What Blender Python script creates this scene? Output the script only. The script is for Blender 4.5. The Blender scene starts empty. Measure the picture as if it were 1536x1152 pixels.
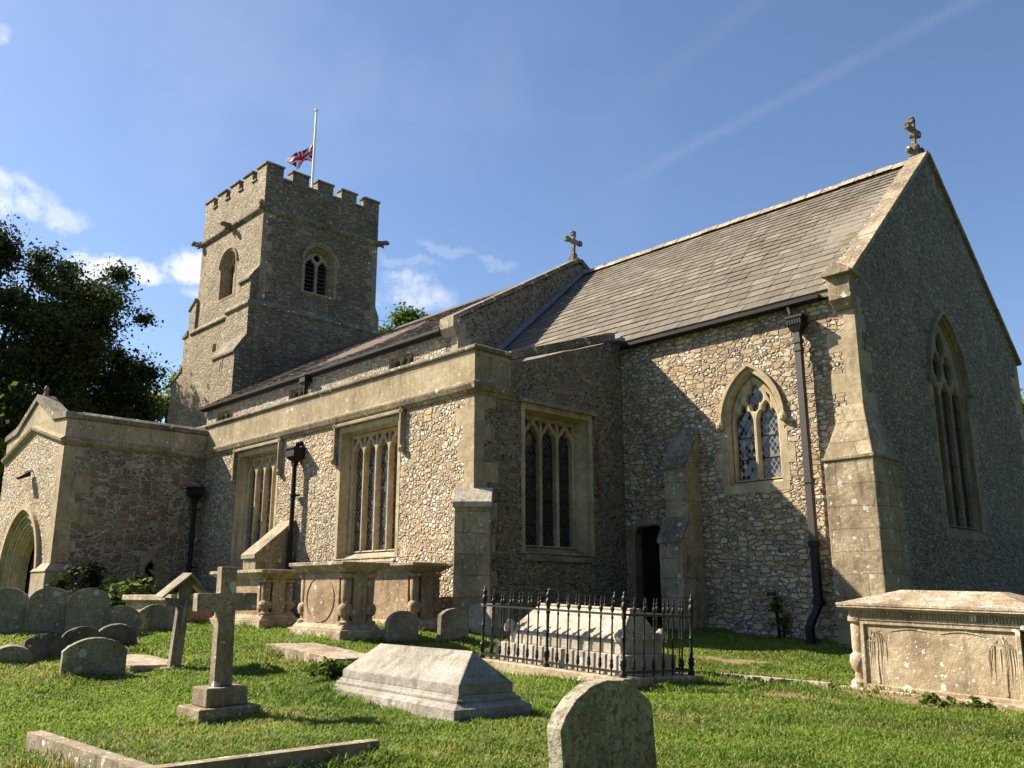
import bpy, bmesh, math, random
import numpy as np
from mathutils import Vector, Matrix
from mathutils.geometry import tessellate_polygon

random.seed(7)
RNG = np.random.default_rng(11)
scene = bpy.context.scene
COL = scene.collection

# ------------------------------------------------------------------ camera
# world: x east, y north, z up; z = 0 is the height of the photographer's eye
FPX = 1330.0
PITCH = math.radians(13.55)
YAW = math.radians(-46.1)
fw = Vector((math.sin(YAW) * math.cos(PITCH), math.cos(YAW) * math.cos(PITCH), math.sin(PITCH)))
rt = Vector((math.cos(YAW), -math.sin(YAW), 0))
up = rt.cross(fw)
camd = bpy.data.cameras.new('camera')
camd.lens = FPX / 1536 * 36
camd.sensor_width = 36
camd.clip_start = 0.1
camd.clip_end = 3000
cam = bpy.data.objects.new('camera', camd)
cam.matrix_world = Matrix(((rt.x, up.x, -fw.x, 0), (rt.y, up.y, -fw.y, 0), (rt.z, up.z, -fw.z, 0), (0, 0, 0, 1)))
COL.objects.link(cam)
scene.camera = cam

# ------------------------------------------------------------------ light
LDIR = Vector((1.85, 1.0, -1.67)).normalized()          # direction the sunlight travels
SUN_EL = math.asin(-LDIR.z)
SUN_AZ = math.atan2(-LDIR.x, -LDIR.y)                   # clockwise from +y
sund = bpy.data.lights.new('sun', 'SUN')
sund.energy = 5.0
sund.angle = math.radians(0.5)
sund.color = (1.0, 0.88, 0.69)
sun = bpy.data.objects.new('sun', sund)
sun.rotation_euler = LDIR.to_track_quat('-Z', 'Y').to_euler()
COL.objects.link(sun)
scene.view_settings.view_transform = 'Standard'
scene.view_settings.look = 'None'
scene.view_settings.exposure = 1.35
scene.view_settings.gamma = 1.0
scene.render.film_transparent = False
scene.cycles.max_bounces = 6
scene.cycles.diffuse_bounces = 3
scene.cycles.glossy_bounces = 2
scene.cycles.transmission_bounces = 3
scene.cycles.transparent_max_bounces = 6
scene.cycles.use_denoising = True
SKY_STRENGTH = 0.06


def pix(u, v):
    return ((u - 768) / FPX * rt + (576 - v) / FPX * up + fw).normalized()


# ------------------------------------------------------------------ node helpers
class NT:
    def __init__(self, tree):
        self.t = tree
        self.n = tree.nodes
        self.l = tree.links

    def new(self, typ, **kw):
        nd = self.n.new(typ)
        for k, v in kw.items():
            if k == 'i':
                for kk, vv in v.items():
                    self.set(nd.inputs[kk], vv)
            else:
                setattr(nd, k, v)
        return nd

    def set(self, sock, v):
        if isinstance(v, bpy.types.NodeSocket):
            self.l.new(v, sock)
        else:
            sock.default_value = v

    def math(self, op, a, b=None, c=None, clamp=False):
        nd = self.new('ShaderNodeMath', operation=op, use_clamp=clamp)
        self.set(nd.inputs[0], a)
        if b is not None: self.set(nd.inputs[1], b)
        if c is not None: self.set(nd.inputs[2], c)
        return nd.outputs[0]

    def vmath(self, op, a, b=None):
        nd = self.new('ShaderNodeVectorMath', operation=op)
        self.set(nd.inputs[0], a)
        if b is not None:
            if op == 'SCALE': self.set(nd.inputs['Scale'], b)
            else: self.set(nd.inputs[1], b)
        return nd.outputs['Value'] if op in ('DOT_PRODUCT', 'LENGTH', 'DISTANCE') else nd.outputs[0]

    def mix(self, f, a, b, blend='MIX'):
        nd = self.new('ShaderNodeMix', data_type='RGBA', blend_type=blend)
        self.set(nd.inputs[0], f)
        for s, v in ((nd.inputs[6], a), (nd.inputs[7], b)):
            if isinstance(v, tuple) and len(v) == 3: v = (*v, 1)
            self.set(s, v)
        return nd.outputs[2]

    def noise(self, vec, scale, detail=3, rough=0.55, out='Fac'):
        nd = self.new('ShaderNodeTexNoise')
        self.set(nd.inputs['Vector'], vec)
        nd.inputs['Scale'].default_value = scale
        nd.inputs['Detail'].default_value = detail
        nd.inputs['Roughness'].default_value = rough
        return nd.outputs[out]

    def voro(self, vec, scale, feature='F1', rnd=1.0):
        nd = self.new('ShaderNodeTexVoronoi', feature=feature)
        self.set(nd.inputs['Vector'], vec)
        nd.inputs['Scale'].default_value = scale
        nd.inputs['Randomness'].default_value = rnd
        return nd

    def ramp(self, fac, stops, interp='LINEAR'):
        nd = self.new('ShaderNodeValToRGB')
        cr = nd.color_ramp
        cr.interpolation = interp
        while len(cr.elements) < len(stops): cr.elements.new(0.5)
        for e, (p, c) in zip(cr.elements, stops):
            e.position = p
            e.color = (*c, 1) if isinstance(c, tuple) else (c, c, c, 1)
        self.set(nd.inputs[0], fac)
        return nd.outputs[0]

    def sstep(self, x, a, b, lo=0.0, hi=1.0):
        nd = self.new('ShaderNodeMapRange', interpolation_type='SMOOTHSTEP')
        self.set(nd.inputs[0], x)
        nd.inputs[1].default_value = a
        nd.inputs[2].default_value = b
        nd.inputs[3].default_value = lo
        nd.inputs[4].default_value = hi
        return nd.outputs[0]

    def scalev(self, vec, s):
        return self.vmath('MULTIPLY', vec, s)


def new_mat(name, rough=0.9, spec=0.2):
    m = bpy.data.materials.new(name)
    m.use_nodes = True
    nt = NT(m.node_tree)
    b = m.node_tree.nodes['Principled BSDF']
    b.inputs['Roughness'].default_value = rough
    b.inputs['Specular IOR Level'].default_value = spec
    pos = nt.new('ShaderNodeNewGeometry').outputs['Position']
    return m, nt, b, pos


def bump(nt, b, h, dist, strength=1.0):
    nd = nt.new('ShaderNodeBump')
    nt.set(nd.inputs['Height'], h)
    nd.inputs['Distance'].default_value = dist
    nd.inputs['Strength'].default_value = strength
    nt.l.new(nd.outputs[0], b.inputs['Normal'])


def flint_mat(name, stones, mortar, scale=9.0, big_scale=3.6, big_amt=0.25, bigs=None, zsq=1.35, bdist=0.05, mw=0.105, tint=(0.8, 1.1), bz=1.9, cortex=0.45):
    m, nt, b, pos = new_mat(name, 0.8, 0.25)
    w = nt.noise(pos, 7.0, 2, out='Color')
    w = nt.vmath('SCALE', nt.vmath('SUBTRACT', w, (0.5, 0.5, 0.5)), 0.06)
    p = nt.vmath('ADD', pos, w)
    p1 = nt.scalev(p, (1, 1, zsq))
    v1 = nt.voro(p1, scale)
    e1 = nt.voro(p1, scale, 'DISTANCE_TO_EDGE').outputs['Distance']
    rnd1 = nt.sstep(v1.outputs['Distance'], 0.74, 0.46)
    r1 = nt.new('ShaderNodeSeparateColor', i={0: v1.outputs['Color']}).outputs
    n = len(stones)
    c1 = nt.ramp(r1[0], [(i / n, q) for i, q in enumerate(stones)], 'CONSTANT')
    # roughly squared stones scattered among the flints
    w2 = nt.vmath('SCALE', nt.vmath('SUBTRACT', nt.noise(pos, 3.0, 2, out='Color'), (0.5, 0.5, 0.5)), 0.10)
    p2 = nt.scalev(nt.vmath('ADD', p, w2), (1, 1, bz))
    v2 = nt.voro(p2, big_scale, rnd=0.75)
    v2.distance = 'CHEBYCHEV'
    v3 = nt.voro(p2, big_scale, 'F2', rnd=0.75)
    v3.distance = 'CHEBYCHEV'
    e2 = nt.math('MULTIPLY', nt.math('SUBTRACT', v3.outputs['Distance'], v2.outputs['Distance']), 0.75)
    r2 = nt.new('ShaderNodeSeparateColor', i={0: v2.outputs['Color']}).outputs
    patch = nt.noise(pos, 0.6, 2)
    thr = nt.math('ADD', r2[1], nt.math('MULTIPLY', nt.math('SUBTRACT', patch, 0.5), 0.9))
    isbig = nt.math('GREATER_THAN', thr, 1 - big_amt)
    bigs = bigs or [(0.36, 0.27, 0.17), (0.42, 0.34, 0.23), (0.30, 0.22, 0.14), (0.40, 0.30, 0.18)]
    c2 = nt.ramp(r2[0], [(i / len(bigs), q) for i, q in enumerate(bigs)], 'CONSTANT')
    fine = nt.noise(pos, 38, 4, 0.7)
    # knapped faces: each flint part grey core, part pale cortex
    c1 = nt.mix(nt.sstep(nt.noise(pos, 24, 2), 0.5, 0.64, 0, cortex), c1, (0.72, 0.66, 0.56))
    col = nt.mix(isbig, c1, c2)
    col = nt.mix(1.0, col, nt.ramp(fine, [(0.25, 0.62), (0.75, 1.14)]), 'MULTIPLY')
    bw = nt.math('MULTIPLY', nt.math('SUBTRACT', nt.noise(pos, 17, 2), 0.5), 0.10)
    m1 = nt.math('MULTIPLY', nt.sstep(nt.math('ADD', e1, bw), mw * 0.25, mw), rnd1)
    m2 = nt.sstep(nt.math('ADD', e2, bw), 0.03, 0.12)
    mask = nt.math('ADD', nt.math('MULTIPLY', m1, nt.math('SUBTRACT', 1.0, isbig)), nt.math('MULTIPLY', m2, isbig))
    mcol = nt.mix(1.0, mortar, nt.ramp(nt.noise(pos, 30, 3, 0.7), [(0.3, 0.75), (0.7, 1.15)]), 'MULTIPLY')
    col = nt.mix(mask, mcol, col)
    big = nt.noise(pos, 0.8, 4, 0.6)
    col = nt.mix(1.0, col, nt.ramp(big, [(0.3, tint[0]), (0.7, tint[1])]), 'MULTIPLY')
    nt.l.new(col, b.inputs['Base Color'])
    dome = nt.math('MULTIPLY', nt.sstep(e1, 0.0, mw * 2.4), nt.math('MULTIPLY_ADD', rnd1, 0.5, 0.5))
    amp = nt.math('MULTIPLY_ADD', r1[2], 0.9, 0.4)
    h1 = nt.math('MULTIPLY', dome, amp)
    h2 = nt.math('MULTIPLY', nt.sstep(e2, 0.0, 0.16), 0.7)
    h = nt.mix(isbig, h1, h2)
    h = nt.math('ADD', h, nt.math('MULTIPLY', fine, 0.3))
    bump(nt, b, h, bdist)
    return m


def stone_mat(name, base, dark, light, lichen=0.0, joints=0.0, bdist=0.01, scale=1.0, spot=(0.62, 0.60, 0.54), speck=0.0, rust=0.0, mottle=None, speck_scale=75):
    m, nt, b, pos = new_mat(name, 0.88, 0.2)
    n1 = nt.noise(pos, 1.6 * scale, 5, 0.62)
    n2 = nt.noise(pos, 9 * scale, 5, 0.7)
    col = nt.ramp(n1, [(0.32, dark), (0.52, base), (0.72, light)])
    col = nt.mix(1.0, col, nt.ramp(n2, [(0.28, 0.66), (0.7, 1.14)]), 'MULTIPLY')
    if mottle:
        n5 = nt.noise(pos, 26 * scale, 4, 0.75)
        col = nt.mix(nt.sstep(n5, 0.5, 0.6, 0, 0.85), col, mottle)
    streak = nt.noise(nt.scalev(pos, (3.2, 3.2, 0.55)), 2.2, 4, 0.65)
    col = nt.mix(nt.sstep(streak, 0.52, 0.70, 0, 0.6), col, tuple(0.55 * c for c in dark))
    if rust:
        n4 = nt.noise(pos, 4.3, 4, 0.7)
        col = nt.mix(nt.sstep(n4, 0.58, 0.68, 0, rust), col, (0.36, 0.17, 0.05))
    h = nt.math('MULTIPLY', n2, 1.0)
    h = nt.math('ADD', h, nt.math('MULTIPLY', nt.noise(pos, 60, 3, 0.7), 0.4))
    if lichen:
        wv = nt.vmath('ADD', pos, nt.vmath('SCALE', nt.noise(pos, 16, 3, out='Color'), 0.10))
        for sc, th in ((4.5, 0.26), (9.0, 0.24), (19.0, 0.26)):
            vv = nt.voro(wv, sc)
            rr = nt.new('ShaderNodeSeparateColor', i={0: vv.outputs['Color']}).outputs[0]
            rad = nt.math('MULTIPLY', nt.math('GREATER_THAN', rr, 1 - lichen), nt.math('MULTIPLY', rr, th))
            mk = nt.sstep(nt.math('SUBTRACT', rad, vv.outputs['Distance']), -0.01, 0.03, 0, 0.85)
            col = nt.mix(mk, col, spot)
    if speck:
        v3 = nt.noise(pos, speck_scale, 3, 0.8)
        col = nt.mix(nt.sstep(v3, 0.57, 0.68, 0, speck), col, spot)
        col = nt.mix(nt.sstep(v3, 0.42, 0.33, 0, speck), col, tuple(0.35 * c for c in dark))
    if joints:
        s = nt.new('ShaderNodeSeparateXYZ', i={0: pos}).outputs
        uv = nt.new('ShaderNodeCombineXYZ', i={0: nt.math('ADD', s[0], s[1]), 1: s[2]}).outputs[0]
        uv = nt.vmath('ADD', uv, nt.vmath('SCALE', nt.vmath('SUBTRACT', nt.noise(pos, 1.1, 2, out='Color'), (0.5, 0.5, 0.5)), 0.12))
        br = nt.new('ShaderNodeTexBrick', offset=0.5)
        nt.set(br.inputs['Vector'], uv)
        br.inputs['Scale'].default_value = 1.0
        br.inputs['Brick Width'].default_value = joints
        br.inputs['Row Height'].default_value = joints * 0.45
        br.inputs['Mortar Size'].default_value = 0.006
        br.inputs['Mortar Smooth'].default_value = 0.6
        br.inputs['Color1'].default_value = (1, 1, 1, 1)
        br.inputs['Color2'].default_value = (0.80, 0.79, 0.76, 1)
        br.inputs['Mortar'].default_value = (0.58, 0.57, 0.55, 1)
        col = nt.mix(1.0, col, br.outputs['Color'], 'MULTIPLY')
        h = nt.math('SUBTRACT', h, nt.math('MULTIPLY', br.outputs['Fac'], 0.5))
    nt.l.new(col, b.inputs['Base Color'])
    bump(nt, b, h, bdist)
    return m


def plain_mat(name, col, rough=0.5, spec=0.4, metal=0.0, var=0.25, bdist=0.0):
    m, nt, b, pos = new_mat(name, rough, spec)
    n = nt.noise(pos, 7, 4, 0.65)
    c = nt.mix(1.0, (*col, 1), nt.ramp(n, [(0.3, 1 - var), (0.7, 1 + var * 0.6)]), 'MULTIPLY')
    nt.l.new(c, b.inputs['Base Color'])
    b.inputs['Metallic'].default_value = metal
    if bdist: bump(nt, b, nt.noise(pos, 45, 3), bdist)
    return m


def tile_mat(name, cols, scale_noise=1.2, moss=0.3, mosscol=(0.30, 0.25, 0.15)):
    m, nt, b, pos = new_mat(name, 0.8, 0.25)
    ri = nt.new('ShaderNodeNewGeometry').outputs['Random Per Island']
    c = nt.ramp(ri, [(i / (len(cols) - 1), s) for i, s in enumerate(cols)])
    n = nt.noise(pos, 6, 5, 0.7)
    c = nt.mix(1.0, c, nt.ramp(n, [(0.3, 0.72), (0.72, 1.15)]), 'MULTIPLY')
    big = nt.noise(pos, scale_noise, 4, 0.6)
    c = nt.mix(nt.sstep(big, 0.5, 0.7, 0, moss), c, mosscol)
    nt.l.new(c, b.inputs['Base Color'])
    bump(nt, b, nt.noise(pos, 28, 4, 0.7), 0.012)
    return m


def glass_mat(name, lead=(0.24, 0.235, 0.22), w=0.105, hh=0.15, quarry_var=0.4, pale=0.16):
    m, nt, b, pos = new_mat(name, 0.12, 0.5)
    s = nt.new('ShaderNodeSeparateXYZ', i={0: pos}).outputs
    u = nt.math('DIVIDE', nt.math('ADD', s[0], s[1]), w)
    v = nt.math('DIVIDE', s[2], hh)
    a = nt.math('ADD', u, v)
    c = nt.math('SUBTRACT', u, v)
    fa = nt.math('ABSOLUTE', nt.math('SUBTRACT', nt.math('FRACT', a), 0.5))
    fc = nt.math('ABSOLUTE', nt.math('SUBTRACT', nt.math('FRACT', c), 0.5))
    line = nt.math('GREATER_THAN', nt.math('MAXIMUM', fa, fc), 0.44)
    cell = nt.new('ShaderNodeCombineXYZ', i={0: nt.math('FLOOR', a), 1: nt.math('FLOOR', c)}).outputs[0]
    wn = nt.new('ShaderNodeTexWhiteNoise', noise_dimensions='3D')
    nt.l.new(cell, wn.inputs['Vector'])
    r = nt.new('ShaderNodeSeparateColor', i={0: wn.outputs['Color']}).outputs
    gcol = nt.ramp(r[0], [(0, (0.012, 0.013, 0.014)), (1 - pale, (0.03, 0.034, 0.032)), (1 - pale + 0.02, (0.13, 0.135, 0.11)), (1, (0.22, 0.225, 0.19))])
    col = nt.mix(line, gcol, (*lead, 1))
    nt.l.new(col, b.inputs['Base Color'])
    nt.l.new(nt.math('MULTIPLY_ADD', line, 0.5, 0.08), b.inputs['Roughness'])
    tilt = nt.vmath('SCALE', nt.vmath('SUBTRACT', wn.outputs['Color'], (0.5, 0.5, 0.5)), quarry_var * 0.2)
    geo = nt.new('ShaderNodeNewGeometry')
    nrm = nt.vmath('NORMALIZE', nt.vmath('ADD', geo.outputs['Normal'], tilt))
    nt.l.new(nrm, b.inputs['Normal'])
    return m


def leaf_mat(name, c0, c1, trans=0.35):
    m = bpy.data.materials.new(name)
    m.use_nodes = True
    nt = NT(m.node_tree)
    b = m.node_tree.nodes['Principled BSDF']
    at = nt.new('ShaderNodeAttribute', attribute_name='tone')
    col = nt.mix(at.outputs['Fac'], (*c0, 1), (*c1, 1))
    nt.l.new(col, b.inputs['Base Color'])
    b.inputs['Roughness'].default_value = 0.75
    b.inputs['Specular IOR Level'].default_value = 0.12
    tr = nt.new('ShaderNodeBsdfTranslucent')
    nt.l.new(nt.mix(1.0, col, (1.0, 1.25, 0.5, 1), 'MULTIPLY'), tr.inputs['Color'])
    mx = nt.new('ShaderNodeMixShader')
    mx.inputs[0].default_value = trans
    nt.l.new(b.outputs[0], mx.inputs[1])
    nt.l.new(tr.outputs[0], mx.inputs[2])
    nt.l.new(mx.outputs[0], m.node_tree.nodes['Material Output'].inputs['Surface'])
    return m


# ------------------------------------------------------------------ sky
def build_world():
    w = bpy.data.worlds.new('World')
    scene.world = w
    w.use_nodes = True
    nt = NT(w.node_tree)
    bg = w.node_tree.nodes['Background']
    sky = nt.new('ShaderNodeTexSky', sky_type='NISHITA', sun_disc=False, sun_elevation=SUN_EL, sun_rotation=SUN_AZ,
                 air_density=1.0, dust_density=0.6, ozone_density=2.2, altitude=80)
    d = nt.new('ShaderNodeTexCoord').outputs['Generated']
    d = nt.vmath('NORMALIZE', d)
    wv = nt.vmath('SCALE', nt.vmath('SUBTRACT', nt.noise(d, 7.0, 6, 0.62, out='Color'), (0.5, 0.5, 0.5)), 0.11)
    wv2 = nt.vmath('SCALE', nt.vmath('SUBTRACT', nt.noise(d, 26.0, 5, 0.6, out='Color'), (0.5, 0.5, 0.5)), 0.04)
    dw = nt.vmath('ADD', nt.vmath('ADD', d, wv), wv2)
    total = None
    # (pixel u, v, radius u, radius v, strength): puffs of cloud low in the western sky
    for u, v, ru, rv, st in ((5, 285, 70, 30, .7), (60, 312, 60, 18, .5), (190, 402, 56, 19, .9), (140, 380, 40, 12, .5), (280, 383, 34, 26, .9), (607, 447, 60, 24, .55),
                             (672, 378, 40, 12, .13), (738, 390, 26, 10, .13), (600, 408, 60, 10, .15), (0, 45, 22, 14, .45), (320, 430, 40, 20, .5), (40, 560, 90, 30, .35)):
        c = pix(u, v)
        right = c.cross(Vector((0, 0, 1))).normalized()
        upp = right.cross(c)
        a = nt.math('DIVIDE', nt.vmath('DOT_PRODUCT', dw, right), ru / FPX)
        bb = nt.math('DIVIDE', nt.vmath('DOT_PRODUCT', dw, upp), rv / FPX)
        front = nt.math('GREATER_THAN', nt.vmath('DOT_PRODUCT', d, c), 0.5)
        rr = nt.math('SQRT', nt.math('ADD', nt.math('MULTIPLY', a, a), nt.math('MULTIPLY', bb, bb)))
        mk = nt.math('MULTIPLY', nt.sstep(rr, 1.25, 0.45, 0, st), front)
        total = mk if total is None else nt.math('MAXIMUM', total, mk)
    wisp = nt.noise(d, 14, 6, 0.65)
    total = nt.math('MULTIPLY', total, nt.sstep(wisp, 0.30, 0.52))
    # two old vapour trails
    for (u0, v0), (u1, v1), wd, st in (((850, 318), (1440, 10), 15, .04), ((900, 190), (1150, -10), 24, .02)):
        a0, a1 = pix(u0, v0), pix(u1, v1)
        nrm = a0.cross(a1).normalized()
        t = (a1 - a0).normalized()
        s0, s1 = a0.dot(t), a1.dot(t)
        off = nt.math('ABSOLUTE', nt.vmath('DOT_PRODUCT', nt.vmath('ADD', d, nt.vmath('SCALE', wv2, 0.35)), nrm))
        mk = nt.sstep(off, wd / FPX, 0.0, 0, st)
        along = nt.vmath('DOT_PRODUCT', d, t)
        mk = nt.math('MULTIPLY', mk, nt.sstep(along, s0, s0 + 0.12))
        mk = nt.math('MULTIPLY', mk, nt.sstep(along, s1 + 0.12, s1))
        mk = nt.math('MULTIPLY', mk, nt.sstep(wisp, 0.25, 0.6, 0.5, 1))
        total = nt.math('ADD', total, mk)
    veil = nt.math('MULTIPLY', nt.sstep(nt.noise(d, 2.3, 5, 0.6), 0.45, 0.75, 0, 0.10), nt.sstep(nt.vmath('DOT_PRODUCT', d, pix(0, 250)), 0.6, 1.0))
    total = nt.math('ADD', total, veil, clamp=True)
    skyc = nt.mix(1.0, sky.outputs[0], SKY_TINT, 'MULTIPLY')
    col = nt.mix(total, skyc, CLOUD_COL)
    nt.l.new(col, bg.inputs['Color'])
    bg.inputs['Strength'].default_value = SKY_STRENGTH


SKY_TINT = (1.01, 1.05, 1.14, 1)
CLOUD_COL = (7.6, 7.7, 7.9, 1)
build_world()


# ------------------------------------------------------------------ mesh helpers
class MB:
    def __init__(self):
        self.v = []
        self.f = []
        self.m = []

    def add(self, vs, fs, mi=0):
        o = len(self.v)
        self.v += [tuple(p) for p in vs]
        self.f += [tuple(i + o for i in f) for f in fs]
        self.m += [mi] * len(fs)
        return self

    def hexa(self, b4, t4, mi=0):
        return self.add(list(b4) + list(t4), [(3, 2, 1, 0), (4, 5, 6, 7), (0, 1, 5, 4), (1, 2, 6, 5), (2, 3, 7, 6), (3, 0, 4, 7)], mi)

    def box(self, x0, x1, y0, y1, z0, z1, mi=0):
        return self.hexa([(x0, y0, z0), (x1, y0, z0), (x1, y1, z0), (x0, y1, z0)], [(x0, y0, z1), (x1, y0, z1), (x1, y1, z1), (x0, y1, z1)], mi)

    def taper(self, a, z0, b, z1, mi=0):
        x0, x1, y0, y1 = a
        X0, X1, Y0, Y1 = b
        return self.hexa([(x0, y0, z0), (x1, y0, z0), (x1, y1, z0), (x0, y1, z0)], [(X0, Y0, z1), (X1, Y0, z1), (X1, Y1, z1), (X0, Y1, z1)], mi)

    def prism(self, poly, vec, mi=0):
        n = len(poly)
        p2 = [(p[0] + vec[0], p[1] + vec[1], p[2] + vec[2]) for p in poly]
        return self.add(list(poly) + p2, [tuple(range(n))[::-1], tuple(range(n, 2 * n))] + [(i, (i + 1) % n, n + (i + 1) % n, n + i) for i in range(n)], mi)

    def lathe(self, prof, c=(0, 0, 0), n=12, mi=0, sq=False):
        vs, fs = [], []
        for r, z in prof:
            for k in range(n):
                a = 2 * math.pi * (k + (0.5 if sq else 0)) / n
                vs.append((c[0] + r * math.cos(a), c[1] + r * math.sin(a), c[2] + z))
        for i in range(len(prof) - 1):
            for k in range(n):
                fs.append((i * n + k, i * n + (k + 1) % n, (i + 1) * n + (k + 1) % n, (i + 1) * n + k))
        fs.append(tuple(range(n))[::-1])
        fs.append(tuple(range((len(prof) - 1) * n, len(prof) * n)))
        return self.add(vs, fs, mi)

    def tube(self, pts, r, n=8, mi=0):
        pts = [Vector(p) for p in pts]
        rs = r if isinstance(r, (list, tuple)) else [r] * len(pts)
        vs, fs = [], []
        for i, p in enumerate(pts):
            t = (pts[min(i + 1, len(pts) - 1)] - pts[max(i - 1, 0)]).normalized()
            ref = Vector((0, 0, 1)) if abs(t.z) < 0.9 else Vector((1, 0, 0))
            a = t.cross(ref).normalized()
            b = t.cross(a)
            for k in range(n):
                th = 2 * math.pi * k / n
                vs.append(p + (a * math.cos(th) + b * math.sin(th)) * rs[i])
        for i in range(len(pts) - 1):
            for k in range(n):
                fs.append((i * n + k, i * n + (k + 1) % n, (i + 1) * n + (k + 1) % n, (i + 1) * n + k))
        fs.append(tuple(range(n))[::-1])
        fs.append(tuple(range((len(pts) - 1) * n, len(pts) * n)))
        return self.add(vs, fs, mi)

    def sweep(self, path, prof, side, up_=None, closed=False, mi=0):
        """prof = [(out, h)...] swept along path (3D); side(t) gives the out direction for a tangent, mitred"""
        pts = [Vector(p) for p in path]
        n, k = len(pts), len(prof)
        segs = [(pts[(i + 1) % n] - pts[i]).normalized() for i in range(n if closed else n - 1)]
        outs = [side(t) for t in segs]
        vs, fs = [], []
        for i in range(n):
            if closed: a, b = outs[i - 1], outs[i]
            else: a, b = outs[max(i - 1, 0)], outs[min(i, n - 2)]
            m = a + b
            m = m * (2 / max(m.length_squared, 1e-6)) if m.length > 1e-4 else a
            u = up_ or Vector((0, 0, 1))
            for o, h in prof: vs.append(pts[i] + m * o + u * h)
        for i in range(n if closed else n - 1):
            j = (i + 1) % n
            for q in range(k):
                fs.append((i * k + q, i * k + (q + 1) % k, j * k + (q + 1) % k, j * k + q))
        if not closed:
            fs.append(tuple(range(k)))
            fs.append(tuple(range((n - 1) * k, n * k))[::-1])
        return self.add(vs, fs, mi)

    def panel(self, outer, holes, M, d0, d1, chamf=0.0, mi=0):
        loops = [ccw(outer)] + [ccw(h) for h in holes]
        fl = [loops[0]] + [offset(h, chamf) if chamf else h for h in loops[1:]]

        def tess(ls):
            return tessellate_polygon([[Vector((a, b, 0)) for a, b in l] for l in ls])
        vs, fs, base = [], [], 0
        starts = []
        for l in fl:
            starts.append(len(vs))
            vs += [M(a, b, d0) for a, b in l]
        fs += [tuple(t) for t in tess(fl)]
        off = len(vs)
        for l in loops: vs += [M(a, b, d1) for a, b in l]
        fs += [tuple(i + off for i in t)[::-1] for t in tess(loops)]
        for li, l in enumerate(loops):
            n = len(l)
            s, e = starts[li], starts[li] + off
            if li and chamf:
                mstart = len(vs)
                vs += [M(a, b, d0 + chamf * (1 if d1 > d0 else -1)) for a, b in l]
                for i in range(n):
                    j = (i + 1) % n
                    fs.append((s + i, s + j, mstart + j, mstart + i))
                    fs.append((mstart + i, mstart + j, e + j, e + i))
            else:
                for i in range(n):
                    j = (i + 1) % n
                    fs.append((s + i, s + j, e + j, e + i))
        return self.add(vs, fs, mi)

    def build(self, name, mats, parent=None, smooth=False, bevel=0.0, loc=None, rot=None, weld=True):
        me = bpy.data.meshes.new(name)
        me.from_pydata(self.v, [], self.f)
        mats = mats if isinstance(mats, (list, tuple)) else [mats]
        for mm in mats: me.materials.append(mm)
        if len(mats) > 1: me.polygons.foreach_set('material_index', self.m)
        bm = bmesh.new()
        bm.from_mesh(me)
        if weld: bmesh.ops.remove_doubles(bm, verts=bm.verts, dist=1e-5)
        bmesh.ops.recalc_face_normals(bm, faces=bm.faces)
        bm.to_mesh(me)
        bm.free()
        if smooth:
            me.polygons.foreach_set('use_smooth', [True] * len(me.polygons))
            me.set_sharp_from_angle(angle=math.radians(38))
        o = bpy.data.objects.new(name, me)
        COL.objects.link(o)
        if parent: o.parent = parent
        if loc: o.location = loc
        if rot: o.rotation_euler = rot
        if bevel:
            md = o.modifiers.new('bevel', 'BEVEL')
            md.width = bevel
            md.segments = 2
            md.limit_method = 'ANGLE'
            md.angle_limit = math.radians(35)
        return o


def ccw(l):
    a = sum(l[i][0] * l[(i + 1) % len(l)][1] - l[(i + 1) % len(l)][0] * l[i][1] for i in range(len(l)))
    return list(l) if a > 0 else list(l)[::-1]


def offset(l, d):
    n = len(l)
    out = []
    for i in range(n):
        p0, p1, p2 = Vector(l[i - 1]), Vector(l[i]), Vector(l[(i + 1) % n])
        a = (p1 - p0).normalized()
        b = (p2 - p1).normalized()
        na, nb = Vector((a.y, -a.x)), Vector((b.y, -b.x))
        m = na + nb
        m = m * min(2 / max(m.length_squared, 0.3), 2.2)
        q = p1 + m * d
        out.append((q.x, q.y))
    return out


def tag(o, label=None, cat=None, group=None, kind=None):
    for k, v in (('label', label), ('category', cat), ('group', group), ('kind', kind)):
        if v: o[k] = v
    return o


def empty(name, loc=(0, 0, 0), rot=(0, 0, 0)):
    o = bpy.data.objects.new(name, None)
    o.empty_display_size = 0.2
    COL.objects.link(o)
    o.location = loc
    o.rotation_euler = rot
    return o


def np_mesh(name, verts, faces, mat, tone=None, parent=None, smooth=False):
    """faces: int array (n, k)"""
    me = bpy.data.meshes.new(name)
    n, k = faces.shape
    me.vertices.add(len(verts))
    me.vertices.foreach_set('co', verts.astype(np.float32).ravel())
    me.loops.add(n * k)
    me.loops.foreach_set('vertex_index', faces.astype(np.int32).ravel())
    me.polygons.add(n)
    me.polygons.foreach_set('loop_start', np.arange(0, n * k, k, dtype=np.int32))
    if smooth: me.polygons.foreach_set('use_smooth', np.ones(n, bool))
    if tone is not None:
        a = me.attributes.new('tone', 'FLOAT', 'POINT')
        a.data.foreach_set('value', tone.astype(np.float32))
    me.update(calc_edges=True)
    me.validate()
    me.materials.append(mat)
    o = bpy.data.objects.new(name, me)
    COL.objects.link(o)
    if parent: o.parent = parent
    return o


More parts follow.
